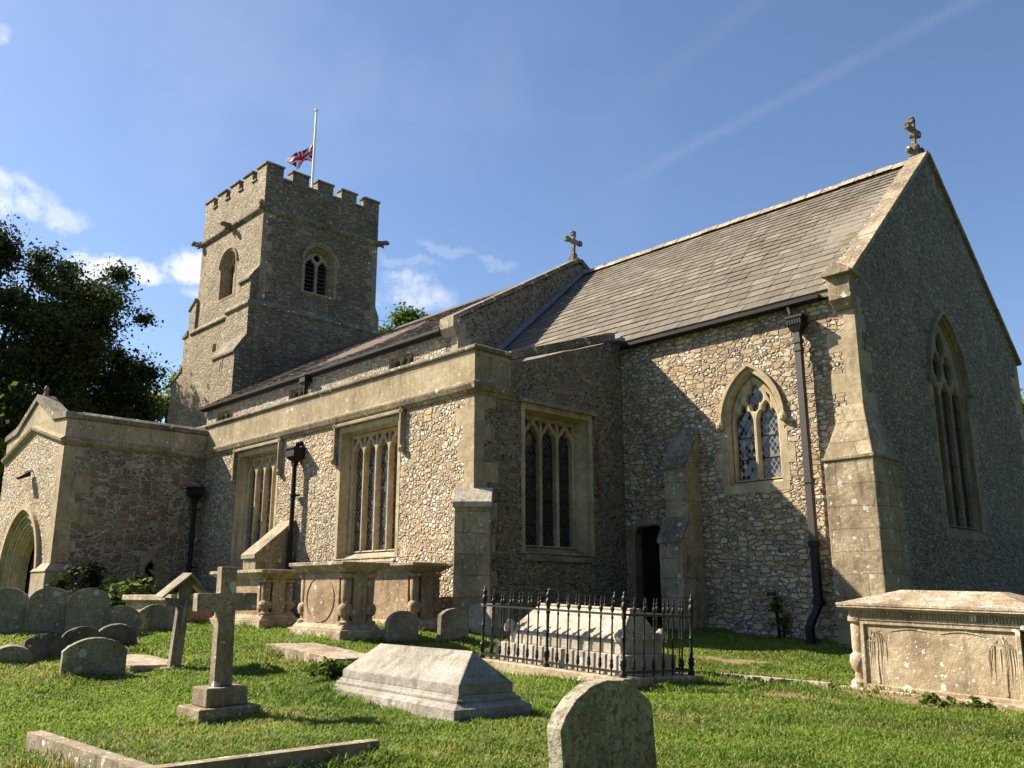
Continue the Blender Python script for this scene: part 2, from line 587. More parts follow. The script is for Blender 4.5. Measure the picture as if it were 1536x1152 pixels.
def arch(x0, x1, zb, zs, apex, n=14):
    """pointed (or segmental, if low) arch outline; ccw from bottom left"""
    w = (x1 - x0) / 2
    h = apex - zs
    cx = (x0 + x1) / 2
    R = (w * w + h * h) / (2 * w)
    pts = [(x0, zb), (x1, zb)]
    if zs <= zb + 1e-6: pts = []
    th = math.asin(min(1, h / R))
    for i in range(n + 1):
        a = th * i / n
        pts.append((x1 - R + R * math.cos(a), zs + R * math.sin(a)))
    for i in range(n - 1, -1, -1):
        a = th * i / n
        pts.append((x0 + R - R * math.cos(a), zs + R * math.sin(a)))
    return pts


def cusped(x0, x1, zb, zs, apex, cusp, n=3, steps=30):
    """light with a foiled head"""
    w = (x1 - x0) / 2
    h = apex - zs
    cx = (x0 + x1) / 2
    R = (w * w + h * h) / (2 * w)
    th = math.asin(min(1, h / R))
    base = []
    for i in range(steps + 1):
        s = i / steps
        if s <= 0.5:
            a = th * s * 2
            p = (x1 - R + R * math.cos(a), zs + R * math.sin(a))
        else:
            a = th * (1 - s) * 2
            p = (x0 + R - R * math.cos(a), zs + R * math.sin(a))
        off = cusp * (1 - abs(math.sin(n * math.pi * s))) ** 1.6
        if s < 0.5 / n or s > 1 - 0.5 / n: off = 0
        c = (cx, zs + h * 0.15)
        d = Vector((c[0] - p[0], c[1] - p[1]))
        L = d.length
        d.normalize()
        base.append((p[0] + d.x * min(off, L * 0.6), p[1] + d.y * min(off, L * 0.6)))
    return [(x0, zb), (x1, zb)] + base


def vesica(cx, cz, w, h, cusp, n=4, steps=32):
    pts = []
    for i in range(steps):
        a = 2 * math.pi * i / steps
        # ogee-ended almond
        r = 1.0 - cusp * (abs(math.cos(2 * a)) < 0.28) * (1 - abs(math.cos(2 * a)) / 0.28)
        x, z = math.cos(a) * w / 2, math.sin(a) * h / 2
        x *= (1 - 0.25 * abs(math.sin(a)) ** 3)
        pts.append((cx + x * r, cz + z * r))
    return pts


def circ(cx, cz, r, n=20):
    return [(cx + r * math.cos(2 * math.pi * i / n), cz + r * math.sin(2 * math.pi * i / n)) for i in range(n)]


def rect(a, b, c, d):
    return [(a, c), (b, c), (b, d), (a, d)]


def SW(y):
    return lambda u, w, d: (u, y + d, w)


def EW(x):
    return lambda u, w, d: (x - d, u, w)


SOUTH_EAST_OUT = lambda t: Vector((t.y, -t.x, 0)).normalized()      # right-hand side of the walking direction

# ------------------------------------------------------------------ materials
FL_AISLE = flint_mat('flint_pale', [(0.58, 0.51, 0.40), (0.74, 0.70, 0.62), (0.40, 0.32, 0.23), (0.80, 0.77, 0.71), (0.48, 0.39, 0.28), (0.30, 0.26, 0.21)],
                     (0.42, 0.325, 0.21, 1), scale=9.5, big_scale=4.4, big_amt=0.24, bdist=0.065, bigs=[(0.50, 0.37, 0.22), (0.58, 0.46, 0.30), (0.42, 0.30, 0.18), (0.60, 0.45, 0.27)], cortex=0.6)
FL_CHAN = flint_mat('flint_mixed', [(0.28, 0.25, 0.22), (0.72, 0.67, 0.59), (0.52, 0.40, 0.25), (0.80, 0.76, 0.69), (0.20, 0.175, 0.15), (0.55, 0.41, 0.28), (0.62, 0.53, 0.40)],
                    (0.36, 0.28, 0.18, 1), scale=10, big_scale=4.9, big_amt=0.56, bz=2.1, bdist=0.065,
                    bigs=[(0.50, 0.385, 0.235), (0.58, 0.475, 0.32), (0.42, 0.30, 0.19), (0.62, 0.53, 0.37), (0.47, 0.355, 0.24), (0.56, 0.47, 0.34)], cortex=0.55)
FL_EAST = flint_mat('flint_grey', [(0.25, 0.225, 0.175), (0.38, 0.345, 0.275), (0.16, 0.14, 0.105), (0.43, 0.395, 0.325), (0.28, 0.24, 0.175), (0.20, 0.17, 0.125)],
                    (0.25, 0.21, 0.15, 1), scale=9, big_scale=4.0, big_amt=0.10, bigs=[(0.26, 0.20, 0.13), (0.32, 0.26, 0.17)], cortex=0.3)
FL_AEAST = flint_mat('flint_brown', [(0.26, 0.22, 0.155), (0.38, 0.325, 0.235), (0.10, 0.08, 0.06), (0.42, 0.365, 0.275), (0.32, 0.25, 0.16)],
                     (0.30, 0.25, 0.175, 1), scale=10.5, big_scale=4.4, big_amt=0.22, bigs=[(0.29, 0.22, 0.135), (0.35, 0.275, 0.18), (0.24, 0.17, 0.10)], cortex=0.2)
def rust_stain(m):
    nt = NT(m.node_tree)
    b = m.node_tree.nodes['Principled BSDF']
    src = b.inputs['Base Color'].links[0].from_socket
    pos = nt.new('ShaderNodeNewGeometry').outputs['Position']
    q = nt.new('ShaderNodeSeparateXYZ', i={0: pos}).outputs
    n = nt.noise(pos, 5, 4, 0.7)
    off = nt.math('ABSOLUTE', nt.math('ADD', nt.math('SUBTRACT', q[1], 14.48), nt.math('MULTIPLY', nt.math('SUBTRACT', n, 0.5), 0.25)))
    mk = nt.math('MULTIPLY', nt.sstep(off, 0.14, 0.02, 0, 0.75), nt.math('MULTIPLY', nt.sstep(q[2], 1.2, 2.2), nt.sstep(q[2], 3.7, 3.2)))
    mk = nt.math('MULTIPLY', mk, nt.sstep(n, 0.3, 0.6))
    nt.l.new(nt.mix(mk, src, (0.17, 0.055, 0.025, 1)), b.inputs['Base Color'])


rust_stain(FL_AEAST)
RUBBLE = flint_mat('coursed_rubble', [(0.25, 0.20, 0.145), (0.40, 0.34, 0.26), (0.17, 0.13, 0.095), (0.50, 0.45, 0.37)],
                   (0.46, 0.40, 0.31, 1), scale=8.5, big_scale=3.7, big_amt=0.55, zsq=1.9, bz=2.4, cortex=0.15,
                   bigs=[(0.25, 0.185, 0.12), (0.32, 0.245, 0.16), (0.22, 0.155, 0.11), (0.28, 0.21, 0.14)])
FL_TOWER = flint_mat('tower_rubble', [(0.34, 0.27, 0.18), (0.46, 0.39, 0.285), (0.25, 0.19, 0.125), (0.58, 0.52, 0.415)],
                     (0.30, 0.235, 0.15, 1), scale=7, big_scale=4.0, big_amt=0.6, zsq=1.8, bz=2.4, bdist=0.045, tint=(0.7, 1.1), cortex=0.12,
                     bigs=[(0.33, 0.26, 0.17), (0.41, 0.335, 0.225), (0.27, 0.205, 0.13), (0.37, 0.295, 0.195)])
TOWER_E = flint_mat('tower_shaded_rubble', [(0.22, 0.175, 0.115), (0.33, 0.275, 0.20), (0.16, 0.125, 0.085), (0.46, 0.41, 0.33)],  # darker copy of the tower rubble: shade painted into the east faces
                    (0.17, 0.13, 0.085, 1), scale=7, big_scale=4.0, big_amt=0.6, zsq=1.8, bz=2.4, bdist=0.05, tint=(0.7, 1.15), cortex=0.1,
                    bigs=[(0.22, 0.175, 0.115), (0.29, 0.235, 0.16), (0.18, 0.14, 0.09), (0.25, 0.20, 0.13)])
ASHLAR = stone_mat('limestone', (0.43, 0.35, 0.235), (0.29, 0.23, 0.15), (0.54, 0.455, 0.325), joints=1.45, bdist=0.014, lichen=0.12, mottle=(0.33, 0.265, 0.175))
QUOIN = stone_mat('quoin_stone', (0.41, 0.33, 0.22), (0.29, 0.23, 0.15), (0.51, 0.42, 0.29), bdist=0.012)
TQUOIN = stone_mat('tower_quoin_stone', (0.28, 0.215, 0.135), (0.19, 0.145, 0.09), (0.36, 0.29, 0.19), lichen=0.1, bdist=0.02)
ASHLAR_W = stone_mat('weathered_limestone', (0.34, 0.275, 0.185), (0.18, 0.14, 0.095), (0.46, 0.39, 0.285), lichen=0.2, bdist=0.022, mottle=(0.20, 0.16, 0.11))
ASHLAR_L = stone_mat('lichened_buttress_stone', (0.39, 0.32, 0.215), (0.25, 0.20, 0.13), (0.52, 0.445, 0.32), lichen=0.34, bdist=0.02, scale=1.4, joints=0.85)
COPING = stone_mat('coping_stone', (0.235, 0.195, 0.14), (0.10, 0.085, 0.063), (0.40, 0.355, 0.28), lichen=0.45, bdist=0.03, mottle=(0.12, 0.10, 0.075))
DRESS = stone_mat('dressed_window_stone', (0.45, 0.37, 0.245), (0.34, 0.275, 0.175), (0.55, 0.47, 0.33), bdist=0.008)
TOMB_W = stone_mat('bleached_tomb_stone', (0.46, 0.41, 0.33), (0.28, 0.24, 0.18), (0.58, 0.53, 0.45), lichen=0.28, bdist=0.018, speck=0.45, mottle=(0.34, 0.29, 0.22))
TOMB_G = stone_mat('grey_tomb_stone', (0.35, 0.325, 0.285), (0.19, 0.17, 0.14), (0.48, 0.455, 0.41), bdist=0.02, speck=0.6, mottle=(0.24, 0.22, 0.185), speck_scale=60)
TOMB_T = stone_mat('tan_tomb_stone', (0.38, 0.275, 0.175), (0.24, 0.165, 0.10), (0.48, 0.375, 0.255), lichen=0.32, bdist=0.018)
TOMB_B = stone_mat('buff_tomb_stone', (0.42, 0.335, 0.225), (0.27, 0.205, 0.135), (0.52, 0.44, 0.315), lichen=0.48, bdist=0.018, spot=(0.70, 0.67, 0.60))
TOMB_LID = stone_mat('lichened_lid_stone', (0.44, 0.37, 0.27), (0.24, 0.18, 0.12), (0.56, 0.50, 0.40), lichen=0.5, bdist=0.02, mottle=(0.24, 0.165, 0.105))
HEAD_G = stone_mat('lichened_headstone', (0.27, 0.245, 0.18), (0.15, 0.135, 0.095), (0.38, 0.35, 0.265), bdist=0.016, speck=0.7, mottle=(0.15, 0.135, 0.095), spot=(0.50, 0.48, 0.40), lichen=0.16)
HEAD_F = stone_mat('foreground_headstone', (0.40, 0.375, 0.295), (0.24, 0.22, 0.165), (0.54, 0.51, 0.42), bdist=0.014, speck=0.9, rust=0.45, mottle=(0.11, 0.105, 0.075), spot=(0.52, 0.50, 0.41), speck_scale=42)
HEAD_D = stone_mat('dark_spotted_headstone', (0.12, 0.115, 0.09), (0.06, 0.06, 0.05), (0.20, 0.19, 0.15), lichen=0.5, bdist=0.015, spot=(0.42, 0.42, 0.38))
CROSS = stone_mat('cross_stone', (0.31, 0.245, 0.165), (0.15, 0.115, 0.08), (0.46, 0.385, 0.28), lichen=0.24, bdist=0.014, speck=0.5, mottle=(0.19, 0.15, 0.10))
WOOD = stone_mat('silvered_oak', (0.30, 0.26, 0.20), (0.18, 0.15, 0.12), (0.42, 0.38, 0.31), bdist=0.006)
IRON = plain_mat('black_iron', (0.011, 0.0105, 0.010), 0.5, 0.35)
PIPE = plain_mat('black_painted_pipe', (0.014, 0.013, 0.013), 0.6, 0.25)
PIPE_B = plain_mat('brown_lead_pipe', (0.055, 0.046, 0.045), 0.5, 0.4)
LEAD = plain_mat('lead', (0.20, 0.22, 0.26), 0.55, 0.4)
DARK = plain_mat('dark_interior', (0.012, 0.010, 0.009), 0.9, 0.1)
DOORW = plain_mat('old_dark_oak', (0.05, 0.034, 0.024), 0.75, 0.2, bdist=0.01)
LOUVRE = plain_mat('grey_louvre_boards', (0.055, 0.05, 0.045), 0.8, 0.2)
SLATE = tile_mat('stone_slate', [(0.125, 0.108, 0.084), (0.175, 0.152, 0.12), (0.145, 0.126, 0.099), (0.23, 0.20, 0.16), (0.16, 0.139, 0.11), (0.135, 0.116, 0.091)], moss=0.65, mosscol=(0.12, 0.098, 0.064))
TILE = tile_mat('red_brown_tile', [(0.08, 0.064, 0.055), (0.12, 0.092, 0.078), (0.095, 0.075, 0.066), (0.14, 0.108, 0.09)], moss=0.3, mosscol=(0.14, 0.12, 0.09))
COPE_L = stone_mat('lichened_gable_coping', (0.34, 0.275, 0.19), (0.18, 0.14, 0.095), (0.50, 0.44, 0.34), lichen=0.5, bdist=0.03, mottle=(0.20, 0.155, 0.105), spot=(0.60, 0.57, 0.49))
RIDGE = stone_mat('ridge_tile', (0.36, 0.29, 0.20), (0.20, 0.16, 0.11), (0.52, 0.46, 0.36), lichen=0.4, bdist=0.02)
GLASS = glass_mat('leaded_glass')
GLASS_D = glass_mat('dark_leaded_glass', lead=(0.05, 0.05, 0.05), pale=0.02)
WHITE_POLE = plain_mat('white_paint', (0.75, 0.75, 0.74), 0.4, 0.4, var=0.06)
FLAG_R = plain_mat('flag_red', (0.55, 0.02, 0.035), 0.8, 0.2, var=0.1)
FLAG_W = plain_mat('flag_white', (0.75, 0.75, 0.76), 0.8, 0.2, var=0.06)
FLAG_B = plain_mat('flag_blue', (0.015, 0.035, 0.22), 0.8, 0.2, var=0.1)
BARK = plain_mat('bark', (0.035, 0.028, 0.021), 0.95, 0.1, bdist=0.03)

# ------------------------------------------------------------------ ground
CP = np.array([(0, 0, -1.6), (-2.5, 3.0, -1.42), (-5.5, 2.3, -1.17), (-7.7, 2.3, -1.14), (-5.6, 4.1, -1.15), (-8.36, 4.18, -1.12), (-6.4, 5.5, -1.11), (-9.0, 5.8, -1.05), (-7.25, 8.9, -1.09),
               (-10.1, 9.0, -.97), (-7.0, 10.4, -1.07), (-6.4, 10.9, -1.04), (-5.2, 11.1, -1.12), (-3.4, 11.0, -1.18), (-6.9, 15, -.84), (-8.1, 15.4, -.80), (-9.8, 15.4, -.66), (-12.4, 15, -.60), (-12.7, 8.2, -.62), (-11.6, 9.3, -.63),
               (-15.9, 8.4, -.51), (-16.4, 5.0, -.62), (-15.9, 6.2, -.6), (-13.6, 4.4, -.81), (-11.9, 4.2, -.94), (-11.87, 5.25, -.95), (-12.7, 5.1, -.86), (-10.9, 6.9, -.77), (-24, 7.2, -.4), (-23, 10.9, -.4),
               (-16, 10.9, -.5), (-6.9, 24, -.85), (5, 15, -1.4), (6, 0, -1.8), (-20, 0, -.6), (-12, -5, -1.3), (-32, 16, -.3), (-32, 26, -.5), (10, 30, -1.6), (-2, -8, -1.75), (-30, -2, -.3)], float)


def _tps(r): return np.where(r > 1e-9, r * r * np.log(np.maximum(r, 1e-9)), 0)


_n = len(CP)
_K = _tps(np.linalg.norm(CP[:, None, :2] - CP[None, :, :2], axis=2)) + 0.6 * np.eye(_n)
_P = np.c_[np.ones(_n), CP[:, :2]]
_A = np.block([[_K, _P], [_P.T, np.zeros((3, 3))]])
_W = np.linalg.solve(_A, np.r_[CP[:, 2], 0, 0, 0])


def ground_z(x, y):
    x = np.asarray(x, float)
    y = np.asarray(y, float)
    sh = x.shape
    q = np.c_[x.ravel(), y.ravel()]
    r = np.linalg.norm(q[:, None, :] - CP[None, :, :2], axis=2)
    z = _tps(r) @ _W[:_n] + np.c_[np.ones(len(q)), q] @ _W[_n:]
    z = np.clip(z, -1.9, 0.0)
    d = np.hypot(q[:, 0] + 10, q[:, 1] - 8)
    k = np.clip((d - 22) / 25, 0, 1)
    k = k * k * (3 - 2 * k)
    z = z * (1 - k) - 0.7 * k
    lump = 0.02 * np.sin(q[:, 0] * 2.3 + 1.3 * np.sin(q[:, 1] * 1.7)) * np.sin(q[:, 1] * 2.9 + 0.7) + 0.012 * np.sin(q[:, 0] * 6.1) * np.sin(q[:, 1] * 5.3 + 2)
    return (z + lump).reshape(sh)


def gz(x, y): return float(ground_z(np.array([x]), np.array([y]))[0])


def ground_mat():
    m, nt, b, pos = new_mat('turf', 0.95, 0.1)
    n = nt.noise(pos, 2.2, 5, 0.65)
    n2 = nt.noise(pos, 18, 4, 0.7)
    col = nt.ramp(n, [(0.3, (0.075, 0.115, 0.018)), (0.55, (0.12, 0.165, 0.026)), (0.75, (0.21, 0.18, 0.07))])
    col = nt.mix(1.0, col, nt.ramp(n2, [(0.3, 0.5), (0.7, 1.3)]), 'MULTIPLY')
    nt.l.new(col, b.inputs['Base Color'])
    # bare trodden earth
    q = nt.new('ShaderNodeSeparateXYZ', i={0: nt.vmath('ADD', pos, nt.vmath('SCALE', nt.vmath('SUBTRACT', nt.noise(pos, 3, 3, out='Color'), (0.5, 0.5, 0.5)), 0.5))}).outputs
    for ex, ey, ax, ay in ((-4.6, 10.7, 1.3, 0.4), (-5.6, 9.9, 1.0, 0.32), (-7.6, 12.2, 0.9, 0.28)):
        dx = nt.math('DIVIDE', nt.math('SUBTRACT', q[0], ex), ax)
        dy = nt.math('DIVIDE', nt.math('SUBTRACT', q[1], ey), ay)
        rr = nt.math('ADD', nt.math('MULTIPLY', dx, dx), nt.math('MULTIPLY', dy, dy))
        col = nt.mix(nt.sstep(rr, 1.2, 0.4), col, (0.26, 0.19, 0.11, 1))
    nt.l.new(col, b.inputs['Base Color'])
    bump(nt, b, n2, 0.05)
    return m


def build_ground():
    a = np.concatenate([-np.geomspace(900, 42, 14)[:-1], np.arange(-42, 12, 0.35), np.geomspace(12, 900, 16)])
    c = np.concatenate([-np.geomspace(900, 10, 14)[:-1], np.arange(-10, 30, 0.35), np.geomspace(30, 900, 14)])
    X, Y = np.meshgrid(a, c)
    Z = ground_z(X, Y)
    V = np.c_[X.ravel(), Y.ravel(), Z.ravel()]
    nx, ny = len(a), len(c)
    i = (np.arange(ny - 1)[:, None] * nx + np.arange(nx - 1)[None]).ravel()
    o = np_mesh('ground', V, np.c_[i, i + 1, i + 1 + nx, i + nx], ground_mat(), smooth=True)
    tag(o, kind='structure')


build_ground()
EXC = []     # footprints where no grass grows (x0, x1, y0, y1)

# ================================================================== the church
church = empty('church', (-12.39, 10.93, -0.6))
tag(church, 'medieval flint and limestone parish church with battlemented tower and stone slate chancel', 'church')
church_off = Vector(church.location)


def part(mb, name, mats, parent=None, **kw):
    o = mb.build(name, mats, None, **kw)
    p = parent or church
    o.parent = p
    if p is church: o.location = Vector(o.location) - church_off
    return o


XA, YA, YC, XE = -12.39, 10.93, 15.39, -6.87
GB = -1.4


def quoin_col(mb, x, y, z0, z1, sx, sy, prng, hmin=0.26, hmax=0.42, proud=0.0025, lo=(0.22, 0.32), hi=(0.42, 0.62)):
    """alternating long and short dressed blocks on an outside corner; sx/sy point into the wall from the corner"""
    z = z0
    k = 0
    while z < z1 - 0.12:
        h = min(prng.uniform(hmin, hmax), z1 - z)
        a, b_ = (prng.uniform(*lo), prng.uniform(*hi))
        lx, ly = (a, b_) if k % 2 else (b_, a)
        x0, x1 = sorted((x - sx * proud, x + sx * lx))
        y0, y1 = sorted((y - sy * proud, y + sy * ly))
        mb.box(x0, x1, y0, y1, z + 0.0012, z + h - 0.0012)
        z += h
        k += 1


prng = random.Random(3)

# ---------------- south aisle walls
win_s = [(-21.72, -19.74), (-16.90, -14.78)]
mb = MB()
holes = [rect(a - 0.04, b_ + 0.04, 0.78, 3.66) for a, b_ in win_s]
mb.panel(rect(-31.5, XA - 0.006, GB, 4.02), holes, SW(YA), 0, 0.6)
mb.panel([(11.54, GB), (15.385, GB), (15.385, 5.62), (15.0, 5.62), (11.9, 4.56), (11.54, 4.56)], [rect(12.22, 14.28, 0.82, 3.76)], EW(XA), 0, 0.6)
aisle = part(mb, 'aisle_wall', FL_AISLE)
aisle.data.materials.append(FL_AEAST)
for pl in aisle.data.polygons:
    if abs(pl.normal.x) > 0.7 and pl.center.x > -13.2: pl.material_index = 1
mb = MB()
quoin_col(mb, XA, YA, GB, 3.85, -1, 1, prng, lo=(0.24, 0.34), hi=(0.45, 0.62))
part(mb, 'quoin', QUOIN, aisle)
# dressed band of the parapet
mb = MB()
mb.box(-31.5, XA + 0.012, YA - 0.012, YA + 0.34, 4.035, 4.66)
mb.box(XA - 0.33, XA + 0.012, YA + 0.341, 11.88, 4.035, 4.66)
part(mb, 'parapet', ASHLAR, aisle)
mb = MB()
prof = [(-0.05, 3.80), (0.03, 3.80), (0.05, 3.86), (0.09, 3.88), (0.13, 3.97), (0.13, 4.01), (0.03, 4.06), (-0.05, 4.06)]
mb.sweep([(-31.5, YA, 0), (XA, YA, 0), (XA, 11.9, 0)], prof, SOUTH_EAST_OUT)
part(mb, 'string_course', ASHLAR_W, aisle)
mb = MB()
prof = [(-0.36, 4.665), (0.05, 4.665), (0.075, 4.70), (0.06, 4.76), (-0.10, 4.83), (-0.36, 4.80)]
mb.sweep([(-31.5, YA, 0), (XA, YA, 0), (XA, 11.86, 0)], prof, SOUTH_EAST_OUT)
# raking coping of the lean-to end
mb.prism([(XA + 0.07, 11.84, 4.62), (XA + 0.07, 15.12, 5.70), (XA + 0.07, 15.12, 5.86), (XA + 0.07, 14.98, 5.85), (XA + 0.07, 11.84, 4.80)], (-0.48, 0, 0))
part(mb, 'coping', COPING, aisle, bevel=0.015)
# lead roof of the aisle
mb = MB()
mb.prism([(-31.2, 11.27, 4.35), (-31.2, 14.78, 5.70), (-31.2, 14.78, 5.62), (-31.2, 11.27, 4.27)], (14.1, 0, 0))
mb.prism([(-17.0, 11.27, 4.35), (-17.0, 15.3, 5.75), (-17.0, 15.3, 5.67), (-17.0, 11.27, 4.27)], (4.2, 0, 0))
part(mb, 'aisle_roof', LEAD)


def square_window(M, x0, x1, z0, z1, n, mirror, glass, recess=0.3, jamb=0.1, hood=True, sillmat=None, axis='S', jl=0.13, jr=0.13):
    """square-headed window of n lights: splayed stone frame, tracery, glass, label mould, sill"""
    m = MB()
    # outer frame proud of the flint by 5 mm, then a splay to the glass line
    o = rect(x0 - jamb, x1 + jamb, z0 - 0.02, z1 + 0.12)
    i0 = rect(x0, x1, z0, z1)
    m.panel(o, [i0], M, -0.006, 0.1)
    a = rect(x0, x1, z0, z1)
    bq = rect(x0 + jl, x1 - jr, z0 + 0.14, z1 - 0.06)
    vs = [M(u, w, 0.1) for u, w in a] + [M(u, w, recess) for u, w in bq] + [M(u, w, recess + 0.2) for u, w in rect(x0 - .02, x1 + .02, z0 - .02, z1 + .02)]
    fs = [(i, (i + 1) % 4, 4 + (i + 1) % 4, 4 + i) for i in range(4)] + [(4 + i, 4 + (i + 1) % 4, 8 + (i + 1) % 4, 8 + i) for i in range(4)] + [(8 + i, 8 + (i + 1) % 4, (i + 1) % 4, i) for i in range(4)]
    m.add(vs, fs)
    win = part(m, 'window', DRESS)
    X0, X1, Z0, Z1 = x0 + jl, x1 - jr, z0 + 0.14, z1 - 0.06
    lw = (X1 - X0) / n
    t = MB()
    hl = []
    mul = 0.045
    for k in range(n):
        a0, a1 = X0 + k * lw + mul, X0 + (k + 1) * lw - mul
        hl.append(cusped(a0, a1, Z0 + 0.02, Z1 - 0.50, Z1 - 0.16, 0.07, 3, 26))
        # pierced spandrels above each head
        cx = (a0 + a1) / 2
        hl.append([(a0 + 0.0, Z1 - 0.26), (cx - 0.07, Z1 - 0.09), (a0 + 0.0, Z1 - 0.05)])
        hl.append([(a1, Z1 - 0.26), (a1, Z1 - 0.05), (cx + 0.07, Z1 - 0.09)])
    t.panel(rect(X0 - 0.01, X1 + 0.01, Z0, Z1 + 0.01), hl, M, recess - 0.10, recess + 0.06, chamf=0.028)
    part(t, 'tracery', DRESS, win)
    g = MB()
    g.panel(rect(X0 - 0.04, X1 + 0.04, Z0 - 0.04, Z1 + 0.04), [], M, recess + 0.03, recess + 0.045)
    # saddle bars
    part(g, 'glass', glass, win)
    bb = MB()
    for zz in np.arange(Z0 + 0.45, Z1 - 0.4, 0.48):
        bb.tube([M(X0, zz, recess + 0.02), M(X1, zz, recess + 0.02)], 0.009, 5)
    part(bb, 'saddle_bar', IRON, win)
    s = MB()
    q = [(-0.05, z0 - 0.16), (-0.05, z0 - 0.09), (recess - 0.02, z0 + 0.15), (recess + 0.1, z0 + 0.15), (recess + 0.1, z0 - 0.16)]
    L = [M(x0 - 0.02, w, d) for d, w in q]
    R_ = [M(x1 + 0.02, w, d) for d, w in q]
    nq = len(q)
    s.add(L + R_, [tuple(range(nq)), tuple(range(nq, 2 * nq))[::-1]] + [(i, (i + 1) % nq, nq + (i + 1) % nq, nq + i) for i in range(nq)])
    part(s, 'sill', TOMB_LID if axis == 'S' else ASHLAR_W, win)
    if hood:
        hmb = MB()
        path2 = [(x0 - jamb - 0.10, z1 - 0.56), (x0 - jamb - 0.10, z1 + 0.20), (x1 + jamb + 0.10, z1 + 0.20), (x1 + jamb + 0.10, z1 - 0.56)]
        hp = [(-0.05, 0.0), (0.05, 0.0), (0.05, -0.03), (0.0, -0.10), (-0.05, -0.10)]
        for (p, q2) in zip(path2[:-1], path2[1:]):
            ddx, ddz = q2[0] - p[0], q2[1] - p[1]
            LL = math.hypot(ddx, ddz)
            nx, nz = -ddz / LL, ddx / LL
            ex = 0.05
            p_ = (p[0] - ddx / LL * (ex if p != path2[0] else 0), p[1] - ddz / LL * (ex if p != path2[0] else 0))
            q_ = (q2[0] + ddx / LL * (ex if q2 != path2[-1] else 0), q2[1] + ddz / LL * (ex if q2 != path2[-1] else 0))
            A = [M(p_[0] + nx * o_, p_[1] + nz * o_, dd) for o_, dd in hp]
            B = [M(q_[0] + nx * o_, q_[1] + nz * o_, dd) for o_, dd in hp]
            nn = len(hp)
            hmb.add(A + B, [tuple(range(nn)), tuple(range(nn, 2 * nn))[::-1]] + [(i, (i + 1) % nn, nn + (i + 1) % nn, nn + i) for i in range(nn)])
        for xx in (path2[0][0], path2[3][0]):
            c = M(xx, z1 - 0.60, -0.05)
            hmb.lathe([(0.035, -0.09), (0.075, -0.06), (0.085, 0.0), (0.06, 0.05), (0.03, 0.07)], c, 8)
        part(hmb, 'hood_mould', ASHLAR_W, win)
    return win


for a, b_ in win_s:
    square_window(SW(YA), a, b_, 0.82, 3.60, 4, False, GLASS, recess=0.30)
square_window(EW(XA), 12.28, 14.22, 0.86, 3.70, 3, False, GLASS_D, recess=0.36, hood=False, axis='E', jl=0.24, jr=0.2)
mb = MB()
mb.sweep([(XA, 12.1, 3.84), (XA, 14.42, 3.84)], [(-0.02, -0.02), (0.09, -0.02), (0.09, 0.02), (0.02, 0.09), (-0.02, 0.09)], SOUTH_EAST_OUT)
part(mb, 'hood_mould', ASHLAR_W)


# diagonal buttress on the aisle corner, low raking buttress of the south wall
def diag_buttress(cx, cy, w, p, ztop, zslope, mat):
    m = MB()
    ax = Vector((1, -1, 0)).normalized()
    sd = Vector((1, 1, 0)).normalized()
    c = Vector((cx, cy, 0))

    def q(a, s, z): return tuple(c + ax * a + sd * s + Vector((0, 0, z)))
    h = w / 2
    m.prism([q(-0.25, -h, GB), q(p, -h, GB), q(p, -h, zslope), q(-0.02, -h, ztop), q(-0.25, -h, ztop)], sd * w)
    return m


mb = diag_buttress(XA, YA, 0.66, 0.30, 1.92, 1.62, ASHLAR_L)
butt = part(mb, 'buttress', ASHLAR_L, bevel=0.012)
ax = Vector((1, -1, 0)).normalized() * 0.29
mb = MB()
c = Vector((XA, YA, 0))
sd = Vector((1, 1, 0)).normalized()
axn = Vector((1, -1, 0)).normalized()
pts = [c + axn * a - sd * 0.36 + Vector((0, 0, z)) for a, z in ((-0.1, 2.0), (0.0, 1.99), (0.36, 1.70), (0.36, 1.60), (-0.1, 1.60))]
mb.prism([tuple(p) for p in pts], sd * 0.72)
part(mb, 'weathering', TOMB_W, butt, bevel=0.012)
mb = MB()
mb.prism([(-19.32, YA + 0.1, GB), (-19.32, 9.98, GB), (-19.32, 9.98, 0.92), (-19.32, YA, 1.72), (-19.32, YA + 0.1, 1.72)], (0.60, 0, 0))
rb = part(mb, 'buttress', ASHLAR_L, bevel=0.012)
mb = MB()
mb.prism([(-19.35, 9.93, 0.86), (-19.35, 9.93, 0.96), (-19.35, YA, 1.80), (-19.35, YA, 1.68)], (0.66, 0, 0))
part(mb, 'weathering', ASHLAR_W, rb, bevel=0.01)


